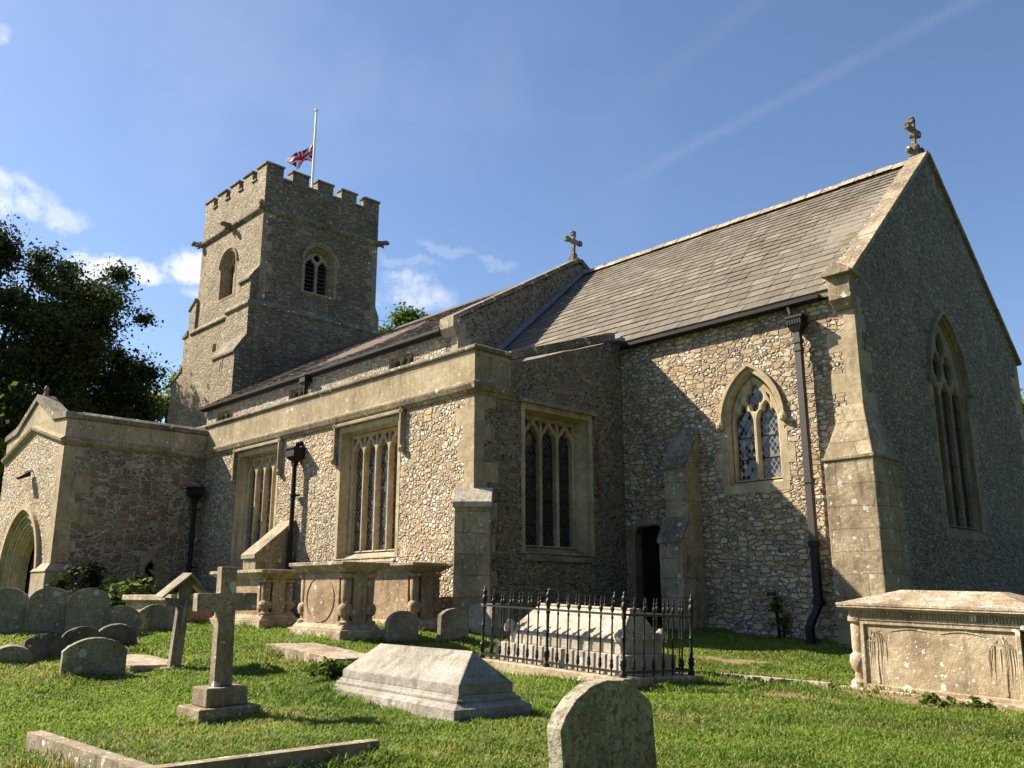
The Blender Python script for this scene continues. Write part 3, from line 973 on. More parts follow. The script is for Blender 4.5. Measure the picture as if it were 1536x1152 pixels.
def drainpipe(x, y, z0, z1, r, mat, hop=0.28, out=(0, -1), square=False, hopmat=None, foot=True, swan=None):
    m = MB()
    ox, oy = out
    if square:
        for za, zb, w in ((z0 + 0.75, z1, r), ):
            m.box(x - w, x + w, y - w, y + w, za, zb)
    else:
        m.tube([(x, y, z0), (x, y, z1)], r, 12)
    zz = z0 + 0.6
    k = 0
    while zz < z1 - 0.2:
        if square: m.box(x - r * 1.25, x + r * 1.25, y - r * 1.25, y + r * 1.25, zz, zz + 0.09)
        else: m.lathe([(r * 1.0, 0), (r * 1.28, 0.01), (r * 1.28, 0.08), (r, 0.09)], (x, y, zz), 12)
        m.box(x - r * 1.9, x + r * 1.9, y + r * 0.3, y + r * 2.2, zz + 0.02, zz + 0.06)
        zz += 1.55
    p = part(m, 'drainpipe', mat, smooth=not square)
    if hop:
        h = MB()
        h.taper((x - r, x + r, y - r, y + r), z1 - 0.02, (x - r * 1.3, x + r * 1.3, y - r * 1.3, y + r * 1.3), z1 + 0.1)
        h.taper((x - r * 1.3, x + r * 1.3, y - r * 1.3, y + r * 1.3), z1 + 0.1, (x - hop * 0.55, x + hop * 0.55, y - hop * 0.45, y + hop * 0.45), z1 + 0.2)
        h.box(x - hop * 0.55, x + hop * 0.55, y - hop * 0.45, y + hop * 0.45, z1 + 0.2, z1 + 0.38)
        h.box(x - hop * 0.62, x + hop * 0.62, y - hop * 0.52, y + hop * 0.52, z1 + 0.38, z1 + 0.42)
        part(h, 'hopper', hopmat or mat, p)
    return p


p = drainpipe(-18.62, YA - 0.16, GB, 3.05, 0.055, PIPE, hop=0.34)
mb = MB()
mb.tube([(-18.62, YA - 0.14, 3.46), (-18.62, YA - 0.12, 3.55), (-18.62, YA + 0.06, 3.62)], 0.06, 10)
part(mb, 'spout', PIPE, p)
drainpipe(-23.50, 10.60, GB, 2.52, 0.06, PIPE, hop=0.36)

# ---------------- chancel
mb = MB()
swin = arch(-9.76, -8.51, 2.12, 3.42, 4.48, 16)
mb.panel(rect(-17.4, XE - 0.006, GB, 5.56), [swin, arch(-12.22, -11.40, GB + 0.02, 1.30, 1.53, 8)], SW(YC), 0, 0.7)
chancel = part(mb, 'chancel_wall', FL_CHAN)
mb = MB()
mb.box(-17.4, XE - 0.6, 23.9, 24.55, GB, 5.6)
part(mb, 'chancel_wall', FL_CHAN)
mb = MB()
ewin = arch(18.74, 20.72, 1.32, 4.45, 6.0, 16)
GAB = [(15.40, GB), (24.56, GB), (24.56, 5.95), (20.0, 9.96), (15.40, 5.88)]
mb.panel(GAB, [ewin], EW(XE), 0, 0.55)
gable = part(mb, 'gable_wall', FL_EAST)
mb = MB()
quoin_col(mb, XE, YC, 2.9, 5.5, -1, 1, prng, lo=(0.2, 0.3), hi=(0.4, 0.6))
part(mb, 'quoin', QUOIN, gable)
mb = MB()
quoin_col(mb, XE, 24.56, GB, 5.7, -1, -1, prng)
part(mb, 'quoin', QUOIN, gable)
# rubble quoin stones where the aisle wall meets the chancel
# gable coping
mb = MB()
for s in (-1, 1):
    y0, z0 = (15.30, 5.80) if s < 0 else (24.72, 5.80)
    a = Vector((0, 20.0 - y0, 10.02 - z0))
    nrm = Vector((0, -a.z, a.y)).normalized() * (1 if s < 0 else -1)
    if nrm.z < 0: nrm = -nrm
    nseg = 7
    for k in range(nseg):
        p0 = Vector((0, y0, z0)) + a * (k / nseg)
        p1 = Vector((0, y0, z0)) + a * ((k + 1) / nseg - 0.003)
        th = 0.10 + prng.uniform(-0.012, 0.012)
        if k == nseg - 1: p1 = Vector((0, y0, z0)) + a
        poly = [p0, p1, p1 + nrm * th, p0 + nrm * th]
        mb.prism([(XE + 0.07, q.y, q.z) for q in poly], (-0.42, 0, 0))
part(mb, 'coping', COPE_L, gable, bevel=0.012)
mb = MB()
mb.box(XE - 0.38, XE + 0.05, 15.20, 15.42, 5.40, 5.86)
mb.taper((XE - 0.34, XE + 0.02, 15.34, 15.42), 5.22, (XE - 0.38, XE + 0.05, 15.20, 15.42), 5.40)
mb.prism([(XE - 0.44, 15.08, 5.84), (XE + 0.12, 15.08, 5.84), (XE + 0.12, 15.08, 5.90), (XE - 0.16, 15.08, 6.14), (XE - 0.44, 15.08, 5.90)], (0, 0.50, 0))
part(mb, 'kneeler', ASHLAR_W, gable, bevel=0.012)


def tiled_slope(name, x0, x1, ye, ze, yr, zr, rows, wmin, wmax, th, mat, thick=0.12, jit=0.006, grow=1.0):
    """a roof slope of individually laid slates, eave to ridge"""
    e = Vector((0, ye, ze))
    a = Vector((0, yr - ye, zr - ze))
    L = a.length
    s = a / L
    nrm = Vector((0, -s.z, s.y))
    if nrm.z < 0: nrm = -nrm
    m = MB()
    # the deck under the slates
    m.prism([(x0, ye, ze), (x0, yr, zr), (x0, yr, zr - thick), (x0, ye, ze - thick)], (x1 - x0, 0, 0))
    r = random.Random(5)
    hs = np.linspace(grow, 1.0 / grow, rows)
    hs = hs / hs.sum() * L
    t = 0.0
    for k in range(rows):
        h = hs[k]
        x = x0 - r.uniform(0, wmax)
        while x < x1:
            w = r.uniform(wmin, wmax) * (hs[k] / (L / rows)) ** 0.5
            xa, xb = max(x, x0), min(x + w - 0.012, x1)
            x += w
            if xb - xa < 0.04: continue
            j = r.uniform(-jit, jit)
            t0 = t - 0.02 + r.uniform(-0.008, 0.008)
            t1 = min(t + h * 1.35, L)
            lo = th + 0.012 + j
            hi = 0.004
            sag = nrm * (0.035 * math.sin(x0 * 0.3 + xa * 0.45 + 0.6) * math.sin(math.pi * min(t0, L) / L))
            P0 = e + s * t0 + sag
            P1 = e + s * t1 + sag
            sk = r.uniform(-0.006, 0.006)
            b4 = [Vector((xa, 0, 0)) + P0 + nrm * (lo - th), Vector((xb, 0, 0)) + P0 + nrm * (lo - th + sk), Vector((xb, 0, 0)) + P1 + nrm * (hi - 0.003), Vector((xa, 0, 0)) + P1 + nrm * (hi - 0.003)]
            t4 = [Vector((xa, 0, 0)) + P0 + nrm * lo, Vector((xb, 0, 0)) + P0 + nrm * (lo + sk), Vector((xb, 0, 0)) + P1 + nrm * (hi + 0.006), Vector((xa, 0, 0)) + P1 + nrm * (hi + 0.006)]
            m.hexa(b4, t4)
        t += h
    return m


mb = tiled_slope('r', -17.42, XE - 0.34, 15.24, 5.63, 20.0, 9.93, 25, 0.34, 0.50, 0.026, SLATE, grow=1.35, jit=0.004)
chroof = part(mb, 'chancel_roof', SLATE, weld=False)
mb = MB()
mb.prism([(-17.42, 20.0, 9.93), (-17.42, 24.75, 5.63), (-17.42, 24.75, 5.51), (-17.42, 20.0, 9.81)], (17.42 + XE - 0.34, 0, 0))
part(mb, 'roof_slope', SLATE, chroof)
mb = MB()
x = -17.4
while x < XE - 0.45:
    w = prng.uniform(0.40, 0.48)
    dz = prng.uniform(-0.012, 0.012)
    mb.prism([(x, 19.78, 9.86 + dz), (x, 19.82, 9.90 + dz), (x, 19.97, 10.05 + dz), (x, 20.03, 10.05 + dz), (x, 20.18, 9.90 + dz), (x, 20.22, 9.86 + dz), (x, 20.0, 9.94 + dz)], (w - 0.012, 0, 0))
    x += w
part(mb, 'ridge_tile', RIDGE, chroof, bevel=0.012)
mb = MB()
mb.sweep([(-12.25, 15.22, 5.53), (XE - 0.56, 15.22, 5.53)], [(0.06, 0.05), (0.055, -0.02), (0.03, -0.05), (-0.02, -0.05), (-0.05, -0.02), (-0.06, 0.05)], SOUTH_EAST_OUT)
mb.box(-12.25, XE - 0.52, 15.27, 15.38, 5.50, 5.56)
part(mb, 'gutter', PIPE, chroof)
mb = MB()
mb.taper((-12.7, -12.2, 15.1, 15.3), 5.66, (-12.66, -12.25, 15.2, 15.45), 5.78)
part(mb, 'flashing', LEAD, chroof)


def ring_arch(m, M, x0, x1, zs, apex, o0, o1, d0, d1, zdrop=0.0, n=16, mi=0):
    """moulding that follows a pointed arch between offsets o0..o1 from the opening"""
    def crv(o):
        pts = []
        A = arch(x0, x1, zs - 5, zs, apex, n)[2:]
        w = (x1 - x0) / 2
        h = apex - zs
        R = (w * w + h * h) / (2 * w)
        cz = zs
        out = []
        for i, (a, b) in enumerate(A):
            right = i <= n
            c = (x1 - R, cz) if right else (x0 + R, cz)
            if i == n:
                # apex: both arcs meet
                Ro = R + o
                dx = (x1 - R) - (x0 + x1) / 2
                out.append(((x0 + x1) / 2, cz + math.sqrt(max(Ro * Ro - dx * dx, 0))))
                continue
            k = (R + o) / R
            out.append((c[0] + (a - c[0]) * k, c[1] + (b - c[1]) * k))
        # clip overlap past the apex
        cx = (x0 + x1) / 2
        res = []
        for i, p in enumerate(out):
            if i < n and p[0] < cx: p = (cx, out[n][1])
            if i > n and p[0] > cx: p = (cx, out[n][1])
            res.append(p)
        if zdrop: res = [(res[0][0], zs - zdrop)] + res + [(res[-1][0], zs - zdrop)]
        return res
    a, b = crv(o0), crv(o1)
    N = len(a)
    vs = []
    for p, q in zip(a, b):
        vs += [M(p[0], p[1], d0), M(q[0], q[1], d0), M(q[0], q[1], d1), M(p[0], p[1], d1)]
    fs = []
    for i in range(N - 1):
        for k in range(4):
            fs.append((i * 4 + k, i * 4 + (k + 1) % 4, (i + 1) * 4 + (k + 1) % 4, (i + 1) * 4 + k))
    fs += [(0, 1, 2, 3), tuple((N - 1) * 4 + k for k in (3, 2, 1, 0))]
    m.add(vs, fs, mi)
    return b


def pointed_window(M, x0, x1, zb, zs, apex, lights, glass, recess, stops=True, toothed=True, hood=True, three=False, stone=DRESS, hoodmat=None, jw=0.10):
    cx = (x0 + x1) / 2
    w = x1 - x0
    m = MB()
    # jamb and arch stones, flush with the wall face (4 mm proud)
    outer = arch(x0 - jw, x1 + jw, zb, zs, apex + jw * 1.3, 16)
    m.panel(outer, [arch(x0, x1, zb + 0.001, zs, apex, 16)], M, -0.004, 0.12)
    z = zb
    k = 0
    while toothed and z < zs - 0.3:
        h = prng.uniform(0.26, 0.36)
        e = 0.30 if k % 2 else 0.16
        m.box(0, 0, 0, 0, 0, 0) if False else None
        for sgn, xx in ((-1, x0), (1, x1)):
            a, b = sorted((xx + sgn * (jw - 0.001), xx + sgn * e))
            if b - a > 0.03: m.panel(rect(a, b, z + 0.004, z + h - 0.004), [], M, -0.005, 0.1)
        z += h
        k += 1
    # splayed reveal: outer arch to inner arch
    A = arch(x0, x1, zb, zs, apex, 16)
    ins = 0.075
    B = arch(x0 + ins, x1 - ins, zb + 0.10, zs, apex - ins * 1.25, 16)
    n = len(A)
    vs = [M(a, b, 0.05) for a, b in A] + [M(a, b, recess) for a, b in B] + [M(a, b, recess + .2) for a, b in B] + [M(a, b, recess + .2) for a, b in A]
    fs = []
    for lay in range(4):
        p, q = lay * n, ((lay + 1) % 4) * n
        fs += [(p + i, p + (i + 1) % n, q + (i + 1) % n, q + i) for i in range(n)]
    m.add(vs, fs)
    win = part(m, 'window', stone)
    X0, X1, Z0, AP = x0 + ins, x1 - ins, zb + 0.10, apex - ins * 1.25
    W = X1 - X0
    t = MB()
    hl = []
    mul = 0.05
    lw = W / lights
    H = AP - zs
    if lights == 2:
        for k in range(2):
            hl.append(cusped(X0 + k * lw + (0.03 if k == 0 else mul), X0 + (k + 1) * lw - (0.03 if k == 1 else mul), Z0 + 0.01, zs - 0.04, zs + H * 0.40, 0.085, 3, 36))
        # ogee quatrefoil
        q = []
        c = (cx, zs + H * 0.52)
        for i in range(48):
            a = 2 * math.pi * i / 48
            r = 0.155 + 0.075 * abs(math.cos(2 * a)) ** 0.7
            if math.sin(a) > 0.85: r += 0.05 * (math.sin(a) - 0.85) / 0.15
            if math.sin(a) < -0.85: r += 0.05 * (-math.sin(a) - 0.85) / 0.15
            q.append((c[0] + r * 0.86 * math.cos(a), c[1] + r * math.sin(a)))
        hl.append(q)
        for s in (-1, 1):
            hl.append([(cx + s * W * 0.27, zs + H * 0.60), (cx + s * W * 0.355, zs + H * 0.36), (cx + s * W * 0.335, zs + H * 0.52)])
    else:
        for k in range(3):
            hl.append(cusped(X0 + k * lw + (0.02 if k == 0 else mul), X0 + (k + 1) * lw - (0.02 if k == 2 else mul), Z0 + 0.01, zs - 0.32, zs + 0.08, 0.07, 3, 30))
        for k in (0, 1):
            hl.append(vesica(X0 + lw * (k + 1), zs + H * 0.26, lw * 0.78, H * 0.46, 0.25))
        hl.append(vesica(cx, zs + H * 0.64, lw * 0.74, H * 0.42, 0.25))
    t.panel(arch(X0 - 0.01, X1 + 0.01, Z0, zs, AP + 0.01, 16), hl, M, recess - 0.10, recess + 0.05, chamf=0.03)
    part(t, 'tracery', stone, win)
    g = MB()
    g.panel(arch(X0 - 0.03, X1 + 0.03, Z0 - 0.03, zs, AP + 0.03, 12), [], M, recess + 0.01, recess + 0.025)
    part(g, 'glass', glass, win)
    bb = MB()
    for zz in np.arange(Z0 + 0.42, zs + 0.1, 0.44):
        bb.tube([M(X0, zz, recess), M(X1, zz, recess)], 0.01, 5)
    part(bb, 'saddle_bar', IRON, win)
    s = MB()
    s.panel(rect(x0 - 0.14, x1 + 0.14, zb - 0.17, zb - 0.003), [], M, -0.006, 0.1)
    q = [(0.0, zb - 0.02), (recess + 0.05, zb + 0.13), (recess + 0.05, zb - 0.1), (0.0, zb - 0.1)]
    Lq = [M(x0, w_, d) for d, w_ in q] + [M(x1, w_, d) for d, w_ in q]
    s.add(Lq, [(0, 1, 2, 3), (7, 6, 5, 4)] + [(i, (i + 1) % 4, 4 + (i + 1) % 4, 4 + i) for i in range(4)])
    part(s, 'sill', stone, win)
    if hood:
        hm = MB()
        ring_arch(hm, M, x0, x1, zs, apex, 0.085, 0.15, -0.07, 0.02)
        ring_arch(hm, M, x0, x1, zs, apex, 0.065, 0.085, -0.03, 0.02)
        if stops:
            for xx in (x0 - 0.12, x1 + 0.12):
                hm.lathe([(0.03, -0.10), (0.075, -0.06), (0.085, 0.0), (0.06, 0.06), (0.02, 0.08)], M(xx, zs - 0.02, -0.05), 10)
        part(hm, 'hood_mould', hoodmat or stone, win, smooth=False)
    return win


pointed_window(SW(YC), -9.72, -8.55, 2.16, 3.42, 4.42, 2, GLASS, 0.22)
DRESS_G = stone_mat('grey_window_stone', (0.30, 0.245, 0.165), (0.20, 0.16, 0.105), (0.38, 0.32, 0.225), bdist=0.008)
pointed_window(EW(XE), 18.78, 20.68, 1.34, 4.45, 5.98, 3, GLASS_D, 0.2, stone=DRESS_G, jw=0.07)

# priest's door with its stone surround
mb = MB()
mb.panel([(-12.36, GB)] + [(-11.26, GB), (-11.26, 1.28)] + [(-11.3, 1.5), (-11.81, 1.72), (-12.32, 1.5), (-12.36, 1.28)],
         [arch(-12.18, -11.44, GB + 0.02, 1.28, 1.50, 8)], SW(YC), -0.006, 0.25, chamf=0.03)
dw = part(mb, 'doorway', ASHLAR_W)
mb = MB()
for k in range(5):
    mb.box(-12.19 + k * 0.152, -12.19 + k * 0.152 + 0.146, YC + 0.30, YC + 0.35, GB, 1.5)
mb.box(-12.2, -11.42, YC + 0.33, YC + 0.36, GB, 1.5)
part(mb, 'door', DARK, dw)

# buttress beside the priest's door, with two weathered set-offs
mb = MB()
xr0, xr1 = -10.96, -10.41
yb = YC + 0.1
mb.prism([(xr0, yb, GB), (xr0, 14.64, GB), (xr0, 14.64, 1.10), (xr0, 14.90, 1.52), (xr0, 14.90, 2.62), (xr0, YC - 0.02, 3.36), (xr0, yb, 3.36)], (xr1 - xr0, 0, 0))
b1 = part(mb, 'buttress', ASHLAR_L, bevel=0.012)
mb = MB()
for (y0, z0, y1, z1) in ((14.60, 1.05, 14.905, 1.56), (14.86, 2.57, YC - 0.01, 3.42)):
    mb = MB()
    mb.prism([(xr0 - 0.03, y0, z0), (xr0 - 0.03, y0, z0 + 0.09), (xr0 - 0.03, y1, z1 + 0.04), (xr0 - 0.03, y1, z1 - 0.1)], (xr1 - xr0 + 0.06, 0, 0))
    part(mb, 'weathering', COPING, b1, bevel=0.012)

# clasping buttress of the chancel corner
mb = MB()
mb.box(-7.47, -6.56, 14.90, 16.0, GB, 2.42)
mb.taper((-7.47, -6.56, 14.90, 16.0), 2.42, (-7.25, XE + 0.01, YC - 0.02, 15.75), 3.42)
b2 = part(mb, 'buttress', ASHLAR_L, bevel=0.02)
mb = MB()
mb.taper((-7.49, -6.53, 14.87, 16.02), 2.36, (-7.49, -6.53, 14.87, 16.02), 2.42)
part(mb, 'drip_course', ASHLAR_W, b2, bevel=0.01)

# chancel drainpipe: square section, long hopper, kinked foot
mb = MB()
px, py, pr = -7.93, YC - 0.18, 0.062
mb.box(px - pr, px + pr, py - pr, py + pr, 0.98, 5.0)
for zz in (2.05, 4.72, 4.56):
    mb.box(px - pr * 1.25, px + pr * 1.25, py - pr * 1.25, py + pr * 1.25, zz, zz + 0.08)
cp = part(mb, 'drainpipe', PIPE_B)
mb = MB()
mb.box(px - pr, px + pr, py - pr, py + pr, -0.12, 0.975)
mb.box(px - pr * 1.3, px + pr * 1.3, py - pr * 1.3, py + pr * 1.3, 0.9, 1.0)
mb.box(px - pr * 1.3, px + pr * 1.3, py - pr * 1.3, py + pr * 1.3, -0.12, -0.02)
mb.hexa([(px - pr - .12, py - pr - 0.16, -.5), (px + pr - .12, py - pr - 0.16, -.5), (px + pr - .12, py + pr - .16, -.5), (px - pr - .12, py + pr - .16, -.5)],
        [(px - pr, py - pr, -.12), (px + pr, py - pr, -.12), (px + pr, py + pr, -.12), (px - pr, py + pr, -.12)])
mb.box(px - pr - .12, px + pr - .12, py - pr - .16, py + pr - .16, GB, -.5)
part(mb, 'pipe_foot', PIPE, cp)
mb = MB()
mb.taper((px - pr, px + pr, py - pr, py + pr), 4.92, (px - .15, px + .15, py - .11, py + .11), 5.06)
mb.box(px - .15, px + .15, py - .11, py + .11, 5.06, 5.2)
for k in range(6): mb.box(px - .15 + k * .052, px - .115 + k * .052, py - .125, py - .108, 5.08, 5.18)
for k in range(4): mb.box(px + .148, px + .163, py - .1 + k * .054, py - .065 + k * .054, 5.08, 5.18)
mb.box(px - .18, px + .18, py - .14, py + .12, 5.2, 5.25)
mb.tube([(px - .06, py, 5.24), (px - .1, py - .02, 5.32), (px - .14, 15.22, 5.44), (px - .16, 15.22, 5.50)], 0.04, 8)
part(mb, 'hopper', PIPE, cp)

# ---------------- nave
XN, YN = -17.45, 14.78
mb = MB()
pan = [(-31.45, -30.2), (-26.15, -25.0), (-20.5, -19.4)]
mb.panel(rect(-32.3, XN - 0.5, GB, 7.02), [rect(a - 0.03, b_ + 0.03, 6.19, 6.83) for a, b_ in pan], SW(YN), 0, 0.6)
nave = part(mb, 'nave_wall', FL_AISLE)
mb = MB()
mb.box(-32.3, XN - 0.5, 24.1, 24.7, GB, 7.0)
part(mb, 'nave_wall', FL_AISLE)
mb = MB()
quoin_col(mb, XN, YN, 5.3, 7.2, -1, 1, prng)
part(mb, 'quoin', QUOIN, nave)
for a, b_ in pan:
    mb = MB()
    mb.panel(rect(a - 0.1, b_ + 0.1, 6.12, 6.90), [rect(a, b_, 6.22, 6.80)], SW(YN), -0.006, 0.14, chamf=0.04)
    w = part(mb, 'clerestory_window', ASHLAR_W)
    mb = MB()
    cw = (b_ - a) / 3
    mb.panel(rect(a, b_, 6.22, 6.80), [cusped(a + k * cw + 0.02, a + (k + 1) * cw - 0.02, 6.24, 6.54, 6.785, 0.035, 3, 18) for k in range(3)], SW(YN), 0.12, 0.22)
    part(mb, 'tracery', ASHLAR_W, w)
    mb = MB()
    mb.panel(rect(a - 0.02, b_ + 0.02, 6.2, 6.82), [], SW(YN), 0.2, 0.215)
    part(mb, 'glass', GLASS_D, w)
mb = MB()
mb.panel([(YN + 0.01, GB), (24.72, GB), (24.72, 7.30), (19.72, 10.24), (YN + 0.01, 7.30)], [], EW(XN), 0, 0.5)
ngable = part(mb, 'gable_wall', FL_AEAST)
mb = MB()
for s in (-1, 1):
    y0 = 14.66 if s < 0 else 24.82
    a = Vector((0, 19.72 - y0, 10.27 - 7.26))
    nrm = Vector((0, -a.z, a.y)).normalized()
    if nrm.z < 0: nrm = -nrm
    for k in range(6):
        p0 = Vector((0, y0, 7.26)) + a * (k / 6)
        p1 = Vector((0, y0, 7.26)) + a * ((k + 1) / 6 - (0.003 if k < 5 else 0))
        mb.prism([(XN + 0.08, q.y, q.z) for q in (p0, p1, p1 + nrm * 0.13, p0 + nrm * 0.13)], (-0.62, 0, 0))
part(mb, 'coping', COPING, ngable, bevel=0.012)
mb = MB()
mb.box(XN - 0.52, XN + 0.07, 14.56, 14.80, 7.05, 7.36)
mb.taper((XN - 0.5, XN + 0.04, 14.70, 14.80), 6.85, (XN - 0.52, XN + 0.07, 14.56, 14.80), 7.05)
part(mb, 'kneeler', ASHLAR_W, ngable, bevel=0.01)
# lead flashing where the chancel roof meets the nave gable
mb = MB()
mb.prism([(XN + 0.09, 15.2, 5.70), (XN + 0.09, 19.95, 9.97), (XN + 0.09, 19.95, 10.1), (XN + 0.09, 15.2, 5.9)], (-0.12, 0, 0))
part(mb, 'flashing', LEAD, ngable)
mb = tiled_slope('r', -32.42, XN - 0.5, 14.60, 7.12, 19.72, 10.18, 40, 0.17, 0.20, 0.014, TILE)
nroof = part(mb, 'nave_roof', TILE, weld=False)
mb = MB()
mb.prism([(-32.42, 19.72, 10.18), (-32.42, 24.9, 7.1), (-32.42, 24.9, 7.0), (-32.42, 19.72, 10.08)], (32.42 + XN - 0.5, 0, 0))
part(mb, 'roof_slope', TILE, nroof)
mb = MB()
x = -32.3
while x < XN - 0.6:
    mb.prism([(x, 19.56, 10.12), (x, 19.72, 10.27), (x, 19.88, 10.12)], (0.43, 0, 0))
    x += 0.44
part(mb, 'ridge_tile', TILE, nroof)
mb = MB()
mb.sweep([(-32.6, 14.58, 7.05), (XN - 0.5, 14.58, 7.05)], [(0.06, 0.05), (0.055, -0.02), (0.03, -0.05), (-0.02, -0.05), (-0.05, -0.02), (-0.06, 0.05)], SOUTH_EAST_OUT)
mb.box(-32.5, XN - 0.5, 14.62, YN + 0.02, 6.98, 7.06)
part(mb, 'gutter', PIPE, nroof)
p = drainpipe(-24.9, YN - 0.16, 5.2, 6.62, 0.055, PIPE, hop=0.3)


def gable_cross(M, s, foliate, mat):
    """small carved stone finial cross: M(across, up, thickness) in metres"""
    m = MB()

    def bx(a, b, c, d, t): m.panel(rect(a, b, c, d), [], M, -t, t)
    bx(-0.14 * s, 0.14 * s, -0.06 * s, 0.12 * s, 0.12 * s)
    bx(-0.09 * s, 0.09 * s, 0.10 * s, 0.26 * s, 0.09 * s)
    bx(-0.05 * s, 0.05 * s, 0.24 * s, 0.56 * s, 0.05 * s)
    bx(-0.06 * s, 0.06 * s, 0.50 * s, 0.98 * s, 0.06 * s)
    bx(-0.30 * s, 0.30 * s, 0.66 * s, 0.78 * s, 0.058 * s)
    for (cx, cz) in ((0, 1.0), (-0.32, 0.72), (0.32, 0.72)):
        m.panel(circ(cx * s, cz * s, 0.085 * s, 10), [], M, -0.07 * s, 0.07 * s)
        for a in (0.8, 2.4, 4.0, 5.5):
            m.panel(circ(cx * s + 0.075 * s * math.cos(a), cz * s + 0.075 * s * math.sin(a), 0.045 * s, 8), [], M, -0.055 * s, 0.055 * s)
    if foliate:
        for sx in (-1, 1):
            for dd in (-1, 1):
                m.lathe([(0.02, -0.08), (0.07, -0.04), (0.085, 0.02), (0.04, 0.08)], M(sx * 0.15 * s, 0.12 * s, dd * 0.1 * s), 7)
        m.panel(circ(0, 0.56 * s, 0.10 * s, 10), [], M, -0.08 * s, 0.08 * s)
    return m


part(gable_cross(lambda a, b, d: (XE - 0.24 - d, 20.0 + a, 10.12 + b), 0.88, True, COPING), 'gable_cross', COPING, gable, bevel=0.012)
part(gable_cross(lambda a, b, d: (XN - 0.22 - d, 19.72 + a, 10.38 + b), 0.92, False, COPING), 'gable_cross', COPING, ngable, bevel=0.012)

# ---------------- tower
TX0, TX1, TY0, TY1 = -38.3, -32.5, 16.62, 22.5
mb = MB()
bs = arch(-36.17, -34.70, 12.80, 14.35, 15.08, 14)
be = arch(18.68, 20.30, 12.90, 14.35, 15.20, 14)
mb.panel(rect(TX0, TX1 - 0.006, 11.8, 17.7), [bs], SW(TY0), 0, 0.7)
mb.panel(rect(TY0 + 0.704, TY1, 11.8, 17.7), [be], EW(TX1), 0, 0.7)
mb.box(TX0 + 0.003, TX0 + 0.7, TY0 + 0.704, TY1, 11.8, 17.7)
mb.box(TX0 + 0.704, TX1 - 0.704, TY1 - 0.7, TY1 - 0.003, 11.8, 17.7)
# lower stage, a little wider
mb.box(TX0 - 0.12, TX1 + 0.12, TY0 - 0.12, TY1 + 0.12, GB, 11.82)
# inside floor below the parapet
mb.box(TX0 + 0.704, TX1 - 0.704, TY0 + 0.704, TY1 - 0.704, 16.4, 16.5)
# merlons
nm, mw_ = 5, 0.82
for side in range(4):
    ln = (TX1 - TX0) if side < 2 else (TY1 - TY0)
    gap = (ln - nm * mw_) / (nm - 1)
    for k in range(nm):
        s0 = k * (mw_ + gap)
        th = 0.38
        if side == 0: mb.box(TX0 + s0, TX0 + s0 + mw_, TY0, TY0 + th, 17.703, 18.22)
        elif side == 1: mb.box(TX0 + s0, TX0 + s0 + mw_, TY1 - th, TY1, 17.703, 18.22)
        elif 0 < k < nm - 1: mb.box((TX0, TX1 - th)[side - 2], (TX0 + th, TX1)[side - 2], TY0 + s0, TY0 + s0 + mw_, 17.703, 18.22)
        else:
            y0 = TY0 + th + 0.001 if k == 0 else TY0 + s0
            y1 = TY0 + mw_ if k == 0 else TY1 - th - 0.001
            mb.box((TX0, TX1 - th)[side - 2], (TX0 + th, TX1)[side - 2], y0, y1, 17.703, 18.22)
tower = part(mb, 'tower', FL_TOWER)
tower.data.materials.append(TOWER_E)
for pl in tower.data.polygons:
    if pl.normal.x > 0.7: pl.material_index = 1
mb = MB()
for side in range(4):
    ln = (TX1 - TX0) if side < 2 else (TY1 - TY0)
    gap = (ln - nm * mw_) / (nm - 1)
    for k in range(2 * nm - 1):
        if k % 2 == 0:
            s0, s1, z = (k // 2) * (mw_ + gap) - 0.04, (k // 2) * (mw_ + gap) + mw_ + 0.04, 18.222
        else:
            s0, s1, z = (k // 2) * (mw_ + gap) + mw_ + 0.002, (k // 2 + 1) * (mw_ + gap) - 0.002, 17.702
        e = 0.06
        zt = z + 0.09 + 0.002 * side
        if side == 0: mb.box(TX0 + s0, TX0 + s1, TY0 - e, TY0 + 0.42, z + 0.001 * side, zt)
        elif side == 1: mb.box(TX0 + s0, TX0 + s1, TY1 - 0.42, TY1 + e, z + 0.001 * side, zt)
        else:
            xa = (TX0 - e, TX1 - 0.42)[side - 2]
            xb = (TX0 + 0.42, TX1 + e)[side - 2]
            mb.box(xa, xb, TY0 + s0, TY0 + s1, z + 0.001 * side, zt)
part(mb, 'coping', COPING, tower, bevel=0.015)
mb = MB()
LOOP = lambda x0, x1, y0, y1: [(x0, y0, 0), (x1, y0, 0), (x1, y1, 0), (x0, y1, 0)]
mb.sweep(LOOP(TX0, TX1, TY0, TY1), [(-0.05, 16.02), (0.03, 16.02), (0.13, 16.12), (0.14, 16.19), (0.02, 16.30), (-0.05, 16.30)], SOUTH_EAST_OUT, closed=True)
part(mb, 'string_course', COPING, tower)
mb = MB()
mb.sweep(LOOP(TX0 - .12, TX1 + .12, TY0 - .12, TY1 + .12), [(-0.2, 11.70), (0.02, 11.70), (0.09, 11.76), (0.09, 11.82), (-0.12, 12.06), (-0.2, 12.06)], SOUTH_EAST_OUT, closed=True)
part(mb, 'string_course', COPING, tower)
mb = MB()
for (cx_, cy_, sx, sy) in ((TX1, TY0, -1, 1), (TX1, TY1, -1, -1), (TX0, TY0, 1, 1)):
    mb = MB()
    quoin_col(mb, cx_, cy_, 12.1, 16.0, sx, sy, prng, 0.3, 0.5)
    part(mb, 'quoin', TQUOIN, tower)
